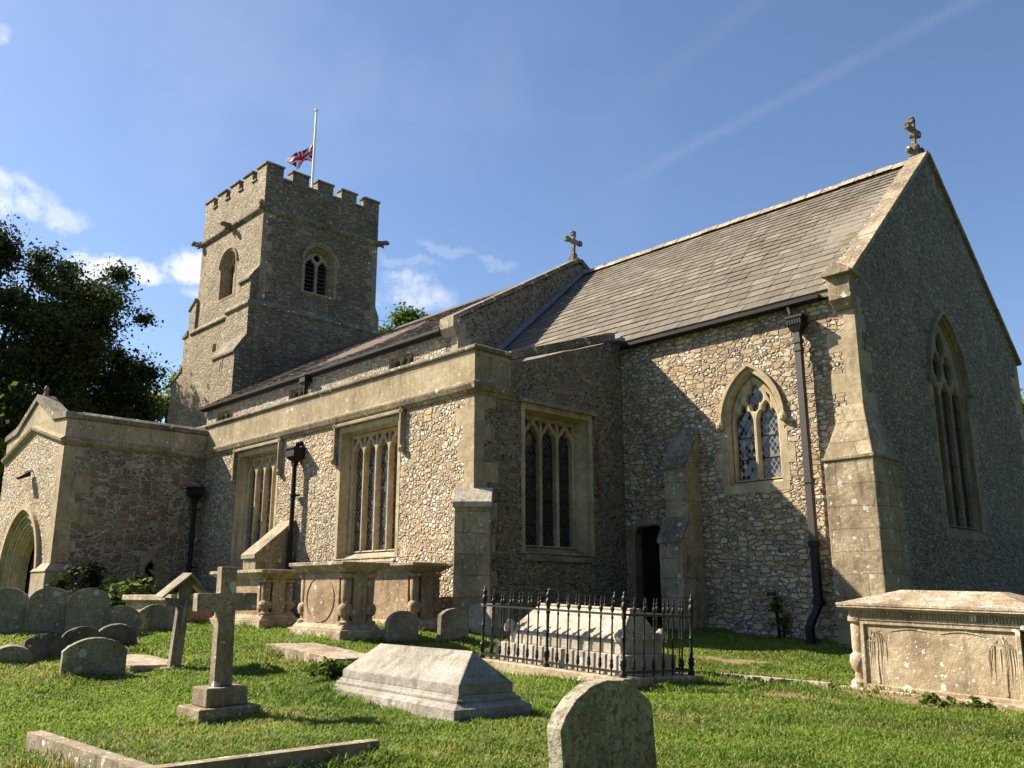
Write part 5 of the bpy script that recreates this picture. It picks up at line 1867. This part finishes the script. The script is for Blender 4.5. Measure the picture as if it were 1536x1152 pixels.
e = empty('tomb', (fc.x, fc.y, -0.915), (froll, ftilt, frot))
tag(e, 'pale stepped tomb with coped top and leaf corners inside the iron railing', 'tomb')
TL, TW = 2.50, 1.06
m = MB()
m.box(-TL / 2, TL / 2, -TW / 2, TW / 2, -0.02, 0.24)
local_part(m, 'base', TOMB_W, e, bevel=0.012)
m = MB()
T2 = (-TL / 2 + .13, TL / 2 - .13, -TW / 2 + .13, TW / 2 - .13)
m.box(*T2, 0.24, 0.40)
local_part(m, 'body', TOMB_W, e, bevel=0.01)
m = MB()
m.taper(T2, 0.402, (T2[0] + 0.30, T2[1] - 0.12, -0.10, 0.10), 0.78)
m.box(T2[0] + 0.30, T2[1] - 0.12, -0.11, 0.11, 0.78, 0.81)
local_part(m, 'coped_top', TOMB_W, e, bevel=0.01)
for sx in (0, 1):
    for sy in (2, 3):
        m = MB()
        m.lathe([(0.075, 0), (0.09, 0.05), (0.07, 0.12), (0.03, 0.17)], (T2[sx] * 0.985, T2[sy] * 0.97, 0.39), 8)
        local_part(m, 'corner_ornament', TOMB_W, e, smooth=True)

rail = empty('iron_railing', (fc.x, fc.y, -0.92), (froll, ftilt, frot))
tag(rail, 'black wrought iron railing with knobbed and spiked bars round a pale tomb', 'railing')
m = MB()
z1_, z2_ = 0.06, 0.745
for z_ in (z1_, z2_):
    hh_ = 0.014
    for yy in (-FRW / 2, FRW / 2): m.box(-FRL / 2, FRL / 2, yy - 0.02, yy + 0.02, z_ - hh_, z_ + hh_)
    for xx in (-FRL / 2, FRL / 2): m.box(xx - 0.02, xx + 0.02, -FRW / 2 + 0.021, FRW / 2 - 0.021, z_ - hh_, z_ + hh_)
local_part(m, 'rail', IRON, rail)
bar_prof = [(0.011, 0.0), (0.011, 0.08), (0.022, 0.10), (0.026, 0.13), (0.018, 0.16), (0.024, 0.18), (0.012, 0.21), (0.012, 0.44), (0.018, 0.455), (0.012, 0.47), (0.012, 0.68), (0.019, 0.70), (0.012, 0.72),
            (0.012, 0.77), (0.022, 0.785), (0.028, 0.81), (0.018, 0.84), (0.012, 0.85), (0.02, 0.87), (0.017, 0.89), (0.008, 0.92), (0.012, 0.935), (0.002, 0.96)]
m = MB()
m.lathe(bar_prof, (0, 0, 0), 7)
bar0 = local_part(m, 'bar', IRON, rail, smooth=True)
post_prof = [(0.03, -0.04), (0.045, 0.0), (0.045, 0.05), (0.03, 0.07), (0.03, 0.11), (0.044, 0.14), (0.036, 0.18), (0.042, 0.20), (0.022, 0.23), (0.022, 0.45), (0.032, 0.47), (0.022, 0.49), (0.022, 0.68), (0.034, 0.71),
             (0.026, 0.74), (0.026, 0.79), (0.04, 0.82), (0.044, 0.85), (0.028, 0.89), (0.02, 0.90), (0.036, 0.93), (0.03, 0.96), (0.012, 0.985), (0.02, 1.0), (0.004, 1.03)]
m = MB()
m.lathe(post_prof, (0, 0, 0), 10)
post0 = local_part(m, 'post', IRON, rail, smooth=True)
first = {'bar': True, 'post': True}


def place(kind, proto, x, y):
    if first[kind]:
        o = proto
        first[kind] = False
    else:
        o = proto.copy()
        COL.objects.link(o)
        o.parent = rail
    o.location = (x, y, 0)


for yy in (-FRW / 2, FRW / 2):
    for xx in (-FRL / 2, 0, FRL / 2): place('post', post0, xx, yy)
    for seg in (-1, 0):
        for k in range(1, 7): place('bar', bar0, seg * FRL / 2 + k * FRL / 14, yy)
for xx in (-FRL / 2, FRL / 2):
    for k in range(1, 7): place('bar', bar0, xx, -FRW / 2 + k * FRW / 7)

# ---------------- large carved chest tomb on the right
RL, RW, RH = 2.20, 1.05, 1.06
rrot = math.radians(-5)
e = empty('chest_tomb', (-5.44 + RL / 2 * math.cos(rrot) + RW / 2 * 0.087, 11.12 + RW / 2 + RL / 2 * math.sin(rrot), -1.15), (0, math.radians(1.6), rrot))
tag(e, 'large buff chest tomb carved with willows and blotched by white lichen on the right', 'chest tomb')
m = MB()
m.box(-RL / 2 - .12, RL / 2 + .12, -RW / 2 - .10, RW / 2 + .12, -0.4, 0.05)
local_part(m, 'plinth', TOMB_B, e, bevel=0.015)
m = MB()
zt = 0.86
m.box(-RL / 2 + 0.16, RL / 2 - 0.16, -RW / 2 + 0.02, RW / 2 - 0.02, 0.04, zt)
m.box(-RL / 2, RL / 2, -RW / 2 + 0.17, RW / 2 - 0.17, 0.04, zt - 0.001)
local_part(m, 'body', TOMB_B, e, bevel=0.008)
m = MB()
px0, px1 = -RL / 2 + 0.17, RL / 2 - 0.17
fy = -RW / 2 + 0.02
m.panel(rect(px0 - 0.01, px1 + 0.01, 0.05, zt - 0.02), [rect(px0 + 0.045, px1 - 0.045, 0.10, zt - 0.06)], lambda a, b, d: (a, fy + d, b), -0.03, 0.01, chamf=0.012)
pnl = local_part(m, 'front_panel', TOMB_B, e)
# weeping willow reliefs
rr_ = random.Random(9)
for s in (-1, 1):
    m = MB()
    cx0 = s * (RL / 2 - 0.36)
    m.tube([(cx0, fy + 0.012, 0.12), (cx0 + s * 0.01, fy + 0.01, 0.40), (cx0 - s * 0.015, fy + 0.007, 0.66), (cx0 - s * 0.05, fy + 0.004, 0.75)], [0.026, 0.02, 0.014, 0.008], 7)
    for k in range(20):
        dx = rr_.uniform(-0.17, 0.16)
        top = 0.66 + rr_.uniform(0, 0.11) * (1 - abs(dx) / 0.2)
        ln = rr_.uniform(0.18, 0.42)
        sx0 = cx0 + rr_.uniform(-0.02, 0.02)
        m.tube([(sx0, fy + 0.003, top - 0.06), (sx0 + dx * 0.5, fy + 0.001, top), (sx0 + dx * 0.92, fy + 0.001, top - 0.06), (sx0 + dx, fy + 0.002, top - 0.06 - ln * 0.5), (sx0 + dx * 0.97, fy + 0.003, top - 0.06 - ln)],
               [0.005, 0.009, 0.0105, 0.010, 0.004], 5)
    local_part(m, 'willow_relief', TOMB_B, pnl, smooth=True)
m = MB()
for a0, a1 in ((-0.55, -0.05), (0.05, 0.55)):
    m.tube([(a0 + (a1 - a0) * f, fy - 0.004, 0.735 + 0.04 * math.sin(math.pi * f)) for f in np.linspace(0, 1, 9)], [0.003, .006, .008, .009, .009, .009, .008, .006, .003], 6)
local_part(m, 'leaf_swag', TOMB_B, pnl, smooth=True)
for sx in (-1, 1):
    for sy in (-1, 1):
        m = MB()
        m.lathe([(0.12, 0), (0.12, 0.06), (0.07, 0.10), (0.065, 0.17), (0.10, 0.22), (0.125, 0.30), (0.115, 0.37), (0.075, 0.41), (0.085, 0.46), (0.09, 0.74), (0.075, 0.76), (0.12, 0.79), (0.12, 0.84)],
                (sx * (RL / 2 - 0.075), sy * (RW / 2 - 0.09), 0.045), 14)
        local_part(m, 'corner_baluster', TOMB_B, e, smooth=True)
m = MB()
m.box(-RL / 2 - 0.01, RL / 2 + 0.01, -RW / 2 - 0.0, RW / 2, zt, zt + 0.03)
m.box(-RL / 2 + 0.0, RL / 2 - 0.0, -RW / 2 + 0.012, RW / 2 - 0.01, zt + 0.03, zt + 0.105)
n = 60
for k in range(n):
    x_ = -RL / 2 + 0.02 + k * (RL - 0.04) / n
    m.box(x_, x_ + (RL / n) * 0.5, -RW / 2 + 0.0, -RW / 2 + 0.02, zt + 0.037, zt + 0.098)
local_part(m, 'fluted_frieze', TOMB_B, e)
m = MB()
lid_profile(m, RL, RW, zt + 0.105, 0.095, 0.105)
m.taper((-RL / 2 - .075, RL / 2 + .075, -RW / 2 - .075, RW / 2 + .075), zt + 0.2001, (-RL / 2 + 0.50, RL / 2 - 0.5, -0.10, 0.10), zt + 0.37)
local_part(m, 'lid', TOMB_LID, e, bevel=0.012)
EXC.append((-5.5, -3.2, 11.05, 12.1))

# ---------------- stone cross
cx_, cy_, cz_ = -8.36, 4.18, -1.105
e = empty('stone_cross', (cx_, cy_, cz_), (math.radians(0.8), 0, math.radians(-4)))
tag(e, 'bare stone latin cross on a two step base near the grave kerb', 'stone cross')
m = MB()
m.box(-0.27, 0.27, -0.30, 0.30, -0.25, 0.115)
local_part(m, 'lower_step', CROSS, e, bevel=0.012)
m = MB()
m.taper((-0.185, 0.185, -0.205, 0.205), 0.117, (-0.175, 0.175, -0.20, 0.20), 0.285)
local_part(m, 'upper_step', CROSS, e, bevel=0.012)
m = MB()
h = 1.40
sh = [(-0.09, 0.287), (0.09, 0.287), (0.082, 0.98), (0.30, 0.98), (0.30, 1.15), (0.08, 1.15), (0.08, h), (-0.08, h), (-0.08, 1.15), (-0.30, 1.15), (-0.30, 0.98), (-0.082, 0.98)]
m.panel(sh, [], lambda a, b, d: (0.06 - d, a, b), 0, 0.12)
local_part(m, 'cross', CROSS, e, bevel=0.008)
EXC.append((cx_ - .22, cx_ + .22, cy_ - .25, cy_ + .25))

# ---------------- roofed wooden crucifix
rx_, ry_, rz_ = -11.75, 5.0, -1.0
rx_, ry_ = -11.87, 5.25
e = empty('wooden_crucifix', (rx_, ry_, -0.98), (math.radians(-3), math.radians(2), math.radians(-2)))
tag(e, 'leaning weathered wooden crucifix under a small pitched roof', 'grave marker')
m = MB()
m.taper((-0.10, 0.10, -0.19, 0.19), -0.15, (-0.08, 0.08, -0.17, 0.17), 0.09)
local_part(m, 'stone_foot', TOMB_G, e, bevel=0.02)
m = MB()
m.box(-0.05, 0.05, -0.075, 0.075, 0.06, 1.24)
m.box(-0.045, 0.045, -0.24, 0.24, 0.86, 0.97)
local_part(m, 'post', WOOD, e, bevel=0.006)
for s in (-1, 1):
    m = MB()
    m.prism([(-0.15, 0, 1.27), (-0.15, s * 0.345, 0.95), (-0.15, s * 0.345, 0.985), (-0.15, 0, 1.31)], (0.30, 0, 0))
    local_part(m, 'roof_board', WOOD, e, bevel=0.004)
m = MB()
m.tube([(0.06, 0, 0.60), (0.075, 0, 0.74), (0.075, 0, 0.86), (0.08, 0, 0.90)], [0.012, 0.02, 0.026, 0.012], 7)
m.lathe([(0.005, -0.02), (0.02, 0), (0.022, 0.02), (0.006, 0.045)], (0.08, 0, 0.91), 8)
for s in (-1, 1): m.tube([(0.075, s * 0.02, 0.86), (0.07, s * 0.09, 0.885), (0.06, s * 0.16, 0.915)], [0.013, 0.01, 0.008], 6)
local_part(m, 'figure', LEAD, e, smooth=True)
EXC.append((rx_ - .1, rx_ + .1, ry_ - .18, ry_ + .18))

# ---------------- grave kerb in the foreground
e = empty('grave_kerb', (-6.6, 3.2, -1.16))
tag(e, 'low rectangular stone grave kerb with white patches in the near left grass', 'grave kerb', None, 'thing')


def kerb(a, b, w, zt0, zt1):
    a, b = Vector(a), Vector(b)
    t = (b - a).normalized()
    nn = Vector((-t.y, t.x))
    m = MB()
    n = 10
    r = random.Random(4)
    for k in range(n):
        p, q = a + (b - a) * (k / n), a + (b - a) * ((k + 1) / n)
        z0, z1 = zt0 + (zt1 - zt0) * k / n, zt0 + (zt1 - zt0) * (k + 1) / n
        if k == 0: pass
        B = [(p.x, p.y, -0.3), (q.x, q.y, -0.3), (q.x + nn.x * w, q.y + nn.y * w, -0.3), (p.x + nn.x * w, p.y + nn.y * w, -0.3)]
        T = [(p.x, p.y, z0), (q.x, q.y, z1), (q.x + nn.x * w, q.y + nn.y * w, z1), (p.x + nn.x * w, p.y + nn.y * w, z0)]
        m.hexa(B, T)
    return m


KSW, KSE, KNE = (-7.63 + 6.6, 2.29 - 3.2), (-5.56 + 6.6, 2.33 - 3.2), (-5.63 + 6.6, 4.08 - 3.2)
KERB = stone_mat('kerb_stone', (0.34, 0.28, 0.20), (0.20, 0.16, 0.11), (0.46, 0.40, 0.31), lichen=0.62, bdist=0.02, spot=(0.68, 0.66, 0.60), mottle=(0.24, 0.19, 0.13))
local_part(kerb(KSW, KSE, 0.11, 0.18, 0.17), 'kerb_stone', KERB, e)
local_part(kerb((KSE[0], KSE[1] + 0.112), KNE, 0.11, 0.17, 0.15), 'kerb_stone', KERB, e)
EXC += [(-7.63, -5.56, 2.28, 2.43), (-5.74, -5.55, 2.3, 4.1)]


# ================================================================== vegetation
def leaf_cloud(centers, radii, n, size, rng, tone_fn=None, flat=0.35, shape='quad'):
    """n leaf quads scattered in and on the given clumps; returns verts, faces, tone"""
    C = np.asarray(centers, float)
    Rr = np.asarray(radii, float)
    wts = (Rr ** 2) / (Rr ** 2).sum()
    idx = rng.choice(len(C), n, p=wts)
    d = rng.normal(size=(n, 3))
    d /= np.linalg.norm(d, axis=1)[:, None]
    rad = Rr[idx] * np.minimum(np.abs(rng.normal(size=n)) * 0.62 + 0.12, 1.75)
    P = C[idx] + d * rad[:, None] * np.array([1.1, 1.1, 0.75])
    nrm = d * 0.5 + rng.normal(size=(n, 3)) * 0.6 + np.array([0, 0, flat])
    nrm /= np.linalg.norm(nrm, axis=1)[:, None]
    a = np.cross(nrm, rng.normal(size=(n, 3)))
    a /= np.linalg.norm(a, axis=1)[:, None]
    b = np.cross(nrm, a)
    s = size * (0.6 + 0.8 * rng.random(n))[:, None]
    w = s * 0.62
    mid = P + a * s * 0.1 - nrm * s * 0.10
    V = np.stack([P - a * s * 0.5, mid + b * w * 0.5, P + a * s * 0.5 - nrm * s * 0.15, mid - b * w * 0.5], axis=1).reshape(-1, 3)
    F = np.arange(n * 4).reshape(n, 4)
    tone = rng.random(n) * 0.6 + 0.4 * rng.random(len(C))[idx]
    return V, F, np.repeat(tone, 4)


def tree(x, y, z, height, crown_r, crown_c, label, mat, n, leaf, seed, nclump=60, clump=(0.8, 1.6), zscale=1.0, trunk_r=0.4, name='tree', group='trees around the church', inner=0.35):
    rng = np.random.default_rng(seed)
    r = random.Random(seed)
    e = empty(name, (x, y, z))
    tag(e, label, 'tree', group)
    cz = crown_c - z
    # branch tips become clump centres
    m = MB()
    m.tube([(0, 0, -0.3), (0.05, 0.05, cz * 0.35), (0.1, -0.1, cz * 0.7), (0, 0, cz + crown_r * zscale * 0.5)], [trunk_r * 1.3, trunk_r, trunk_r * 0.7, trunk_r * 0.15], 10)
    cent, rad = [], []
    nb = max(6, nclump // 9)
    for q in range(nb):
        a = 2 * math.pi * (q * 0.618 + r.uniform(-0.08, 0.08))
        el = math.asin(-0.8 + 1.75 * (q + 0.5) / nb)
        rr = crown_r * r.uniform(0.58, 0.86)
        bc = Vector((rr * math.cos(el) * math.cos(a), rr * math.cos(el) * math.sin(a), cz + rr * zscale * math.sin(el)))
        st = Vector((0.05, 0, max(0.6, min(bc.z - 0.5, cz) * r.uniform(0.5, 0.85))))
        mid = st.lerp(bc, 0.5) + Vector((r.uniform(-.5, .5), r.uniform(-.5, .5), r.uniform(0, 0.7)))
        m.tube([st, mid, bc], [trunk_r * 0.34, trunk_r * 0.2, trunk_r * 0.08], 7)
        br = crown_r * r.uniform(0.34, 0.46)
        for k in range(nclump // nb):
            d = Vector((r.gauss(0, 1), r.gauss(0, 1), r.gauss(0, 0.62)))
            d = d.normalized() * br * r.uniform(0.35, 1.05)
            d.z *= 0.7
            p = bc + d
            cent.append(p)
            rad.append(r.uniform(*clump))
            if k % 2 == 0: m.tube([bc, bc.lerp(p, 0.55) + Vector((0, 0, 0.1)), p], [trunk_r * 0.08, trunk_r * 0.05, 0.012], 5)
    o = m.build('trunk', BARK, smooth=True)
    o.parent = e
    V, F, T = leaf_cloud(cent, rad, n, leaf, rng)
    c = np_mesh('crown', V, F, mat, T, e)
    return e


LEAF_DARK = leaf_mat('dark_sycamore_leaf', (0.015, 0.026, 0.008), (0.068, 0.082, 0.021), 0.18)
LEAF_MID = leaf_mat('mid_green_leaf', (0.05, 0.085, 0.016), (0.12, 0.15, 0.03), 0.35)
LEAF_LIGHT = leaf_mat('light_green_leaf', (0.10, 0.14, 0.025), (0.20, 0.22, 0.05), 0.4)
LEAF_SHRUB = leaf_mat('broad_shrub_leaf', (0.07, 0.10, 0.03), (0.22, 0.25, 0.09), 0.3)
tree(-52.0, 11.2, -0.6, 22, 8.2, 12.0, 'huge dark leafy tree rising behind the porch on the left', LEAF_DARK, 260000, 0.20, 21, nclump=340, clump=(0.6, 1.3), zscale=1.08, trunk_r=0.55)
tree(-63, 15.5, -0.6, 17, 7.0, 7.5, 'dark tree at the left edge behind the huge leafy tree', LEAF_DARK, 36000, 0.32, 33, nclump=110, clump=(0.8, 1.5))
tree(-36.5, 6.0, -0.5, 9, 2.6, 5.4, 'lighter green small tree overhanging behind the porch gable', LEAF_MID, 9000, 0.26, 5, nclump=34, clump=(0.5, 1.0), trunk_r=0.16)
tree(-66.5, 27.2, -0.6, 17, 4.0, 13.0, 'pale green tree seen between the porch and the tower', LEAF_LIGHT, 14000, 0.34, 8, nclump=40, clump=(0.8, 1.5), zscale=1.3, trunk_r=0.3)
tree(-61, 44.0, -0.6, 24, 4.5, 20.3, 'bright tree whose leafy top peeps over the nave roof', LEAF_MID, 14000, 0.34, 12, nclump=40, clump=(0.8, 1.5), trunk_r=0.35)
tree(-10.3, 41.5, -0.9, 12, 3.8, 6.2, 'light green tree at the right edge beyond the chancel gable', LEAF_LIGHT, 16000, 0.26, 14, nclump=46, clump=(0.6, 1.2), zscale=1.25, trunk_r=0.25)
tree(-14.5, 52, -0.9, 10, 4.5, 5.0, 'bushy tree hidden mostly behind the chancel gable', LEAF_MID, 12000, 0.32, 15, nclump=40, clump=(0.8, 1.4), trunk_r=0.25)


def shrub(x, y, z, w, d, h, n, leaf, mat, label, seed, name='shrub', cat='shrub', stems=7):
    rng = np.random.default_rng(seed)
    r = random.Random(seed)
    e = empty(name, (x, y, z))
    tag(e, label, cat)
    m = MB()
    cent, rad = [], []
    for k in range(stems * 3):
        p = Vector((r.uniform(-w, w) / 2, r.uniform(-d, d) / 2, h * r.uniform(0.25, 1.0)))
        cent.append(p)
        rad.append(min(w, d, h) * r.uniform(0.10, 0.22) + leaf * 0.5)
        if k % 3 == 0: m.tube([(p.x * 0.3, p.y * 0.3, -0.1), (p.x * 0.7, p.y * 0.7, p.z * 0.5), p], [0.018, 0.013, 0.006], 5)
    o = m.build('stem', BARK)
    o.parent = e
    V, F, T = leaf_cloud(cent, rad, n, leaf, rng, flat=0.8)
    np_mesh('foliage', V, F, mat, T, e)


shrub(-23.0, 7.75, gz(-23.0, 7.75), 0.8, 1.0, 1.25, 1500, 0.13, LEAF_DARK, 'dark bush growing in the shade against the porch corner', 41)
shrub(-21.7, 8.45, gz(-21.7, 8.45), 1.0, 1.0, 0.95, 420, 0.2, LEAF_SHRUB, 'big leaved pale green plant under the lancet window of the porch', 42, name='leafy_plant', cat='plant')
shrub(-21.9, 9.5, gz(-21.9, 9.5), 0.6, 0.6, 0.8, 160, 0.18, LEAF_SHRUB, 'small leafy plant beside the porch drainpipe', 43, name='leafy_plant', cat='plant')
shrub(-8.72, 15.2, gz(-8.72, 15.2), 0.3, 0.22, 0.85, 420, 0.07, LEAF_MID, 'slender climbing plant against the chancel flint wall by the drainpipe', 44, name='climbing_plant', cat='plant', stems=8)
shrub(-4.0, 10.6, gz(-4.0, 10.6) - 0.02, 0.7, 0.3, 0.13, 420, 0.06, LEAF_MID, 'low ivy patch at the foot of the carved chest tomb', 45, name='ivy_patch', cat='plant')
shrub(-9.6, 6.3, gz(-9.6, 6.3), 0.35, 0.5, 0.22, 500, 0.09, LEAF_MID, 'tussock of long grass at the west end of the hipped tomb', 46, name='grass_tussock', cat='plant')


# unseen trees added on the east and south-east, behind the viewer, to block skylight
def added_woodland():
    rng = np.random.default_rng(77)
    cent, rad = [], []
    for k in range(260):
        a = math.radians(rng.uniform(18, 178))
        d = rng.uniform(19, 30)
        cent.append((math.sin(a) * d + 2, math.cos(a) * d + 8, rng.uniform(-0.5, 15)))
        rad.append(rng.uniform(1.9, 3.4))
    # low hedgerow trees far behind the church close the horizon
    for k in range(170):
        a = math.radians(rng.uniform(-125, 20))
        d = rng.uniform(84, 98)
        cent.append((math.sin(a) * d, math.cos(a) * d, rng.uniform(-0.5, 3.6)))
        rad.append(rng.uniform(2.0, 3.2))
    V, F, T = leaf_cloud(cent, rad, 70000, 0.85, rng)
    o = np_mesh('added_woodland', V, F, LEAF_DARK, T)
    tag(o, kind='stuff')


added_woodland()


# ---------------- grass
def noise2(x, y, s, seed):
    """cheap smooth value noise"""
    r = np.random.default_rng(seed)
    G = r.random((64, 64))
    fx, fy = x / s, y / s
    ix, iy = np.floor(fx).astype(int), np.floor(fy).astype(int)
    tx, ty = fx - ix, fy - iy
    tx, ty = tx * tx * (3 - 2 * tx), ty * ty * (3 - 2 * ty)
    g = lambda a, b: G[a % 64, b % 64]
    return (g(ix, iy) * (1 - tx) + g(ix + 1, iy) * tx) * (1 - ty) + (g(ix, iy + 1) * (1 - tx) + g(ix + 1, iy + 1) * tx) * ty


def build_grass(n):
    rng = np.random.default_rng(99)
    # sample distance and bearing inside a wide wedge in front of the viewer (wider than the frame)
    dist = 4.2 * (27 / 4.2) ** (rng.random(n) ** 0.85)
    ang = YAW + (rng.random(n) - 0.5) * math.radians(84)
    x = np.sin(ang) * dist
    y = np.cos(ang) * dist
    keep = np.ones(n, bool)
    for x0, x1, y0, y1 in EXC: keep &= ~((x > x0) & (x < x1) & (y > y0) & (y < y1))
    bare = noise2(x, y, 1.1, 3) * 0.6 + noise2(x, y, 0.35, 4) * 0.4
    # worn earth by the carved tomb
    worn = np.exp(-(((x + 4.6) / 1.2) ** 2 + ((y - 10.75) / 0.35) ** 2)) * 1.0 + np.exp(-(((x + 5.6) / 0.9) ** 2 + ((y - 9.9) / 0.3) ** 2)) * 0.9 + np.exp(-(((x + 7.6) / 0.8) ** 2 + ((y - 12.2) / 0.25) ** 2)) * 0.9
    keep &= rng.random(n) > np.clip((bare - 0.66) * 4, 0, 0.7) + worn
    x, y, dist, bare = x[keep], y[keep], dist[keep], bare[keep]
    n = len(x)
    z = ground_z(x, y)
    tuft = noise2(x, y, 0.5, 7) * 0.6 + noise2(x, y, 0.16, 8) * 0.4
    tuft = np.clip(tuft + 0.55 * np.clip(noise2(x, y, 1.7, 9) - 0.55, 0, 1), 0, 1.15)
    # taller fringes beside stones
    near = np.zeros(n)
    for x0, x1, y0, y1 in EXC:
        dx = np.maximum(np.maximum(x0 - x, x - x1), 0)
        dy = np.maximum(np.maximum(y0 - y, y - y1), 0)
        near = np.maximum(near, np.exp(-np.hypot(dx, dy) / 0.10))
    h = (0.018 + 0.046 * tuft ** 1.7) * (0.6 + 0.8 * rng.random(n)) * (1 + 1.9 * near * (0.4 + tuft))
    w = (0.0024 + 0.00045 * dist) * (0.7 + 0.6 * rng.random(n))
    a = rng.random(n) * 2 * math.pi
    lean = h * (0.3 + 1.0 * rng.random(n))
    la = a + rng.normal(size=n) * 0.8
    ca, sa = np.cos(a), np.sin(a)
    lx, ly = -np.sin(la) * lean, np.cos(la) * lean
    b0 = np.c_[x - ca * w, y - sa * w, z - 0.01]
    b1 = np.c_[x + ca * w, y + sa * w, z - 0.01]
    m0 = np.c_[x - ca * w * .8 + lx * .3, y - sa * w * .8 + ly * .3, z + h * .62]
    m1 = np.c_[x + ca * w * .8 + lx * .3, y + sa * w * .8 + ly * .3, z + h * .62]
    t = np.c_[x + lx, y + ly, z + h * (0.9 + 0.1 * rng.random(n))]
    V = np.stack([b0, b1, m1, m0, t], axis=1).reshape(-1, 3)
    i = np.arange(n)[:, None] * 5
    F = np.concatenate([i + np.array([[0, 1, 2]]), i + np.array([[0, 2, 3]]), i + np.array([[3, 2, 4]])])
    patchy = np.clip(noise2(x, y, 1.3, 21) * 0.55 + noise2(x, y, 0.3, 22) * 0.45 - 0.5, -0.5, 0.5) * 1.7 + 0.5
    dry = (rng.random(n) < 0.06 + np.clip(bare - 0.52, 0, 1) * 1.3)
    tone = np.clip(0.15 + 0.55 * patchy + 0.3 * rng.random(n), 0, 0.8)
    tone = np.where(dry, 0.85 + 0.15 * rng.random(n), tone)
    m = bpy.data.materials.new('grass_blade')
    m.use_nodes = True
    nt = NT(m.node_tree)
    b = m.node_tree.nodes['Principled BSDF']
    at = nt.new('ShaderNodeAttribute', attribute_name='tone')
    col = nt.ramp(at.outputs['Fac'], [(0.05, (0.065, 0.125, 0.014)), (0.45, (0.138, 0.225, 0.028)), (0.8, (0.215, 0.310, 0.044)), (0.86, (0.30, 0.26, 0.09)), (1.0, (0.38, 0.31, 0.14))])
    nt.l.new(col, b.inputs['Base Color'])
    b.inputs['Roughness'].default_value = 0.55
    b.inputs['Specular IOR Level'].default_value = 0.3
    tr = nt.new('ShaderNodeBsdfTranslucent')
    nt.l.new(col, tr.inputs['Color'])
    mx = nt.new('ShaderNodeMixShader')
    mx.inputs[0].default_value = 0.5
    nt.l.new(b.outputs[0], mx.inputs[1])
    nt.l.new(tr.outputs[0], mx.inputs[2])
    nt.l.new(mx.outputs[0], m.node_tree.nodes['Material Output'].inputs['Surface'])
    tone5 = np.repeat(tone, 5)
    o = np_mesh('grass', V, F, m, tone5)
    tag(o, kind='stuff')
    o['label'] = 'short tufted green churchyard grass around the graves'
    o['category'] = 'grass'


build_grass(740000)
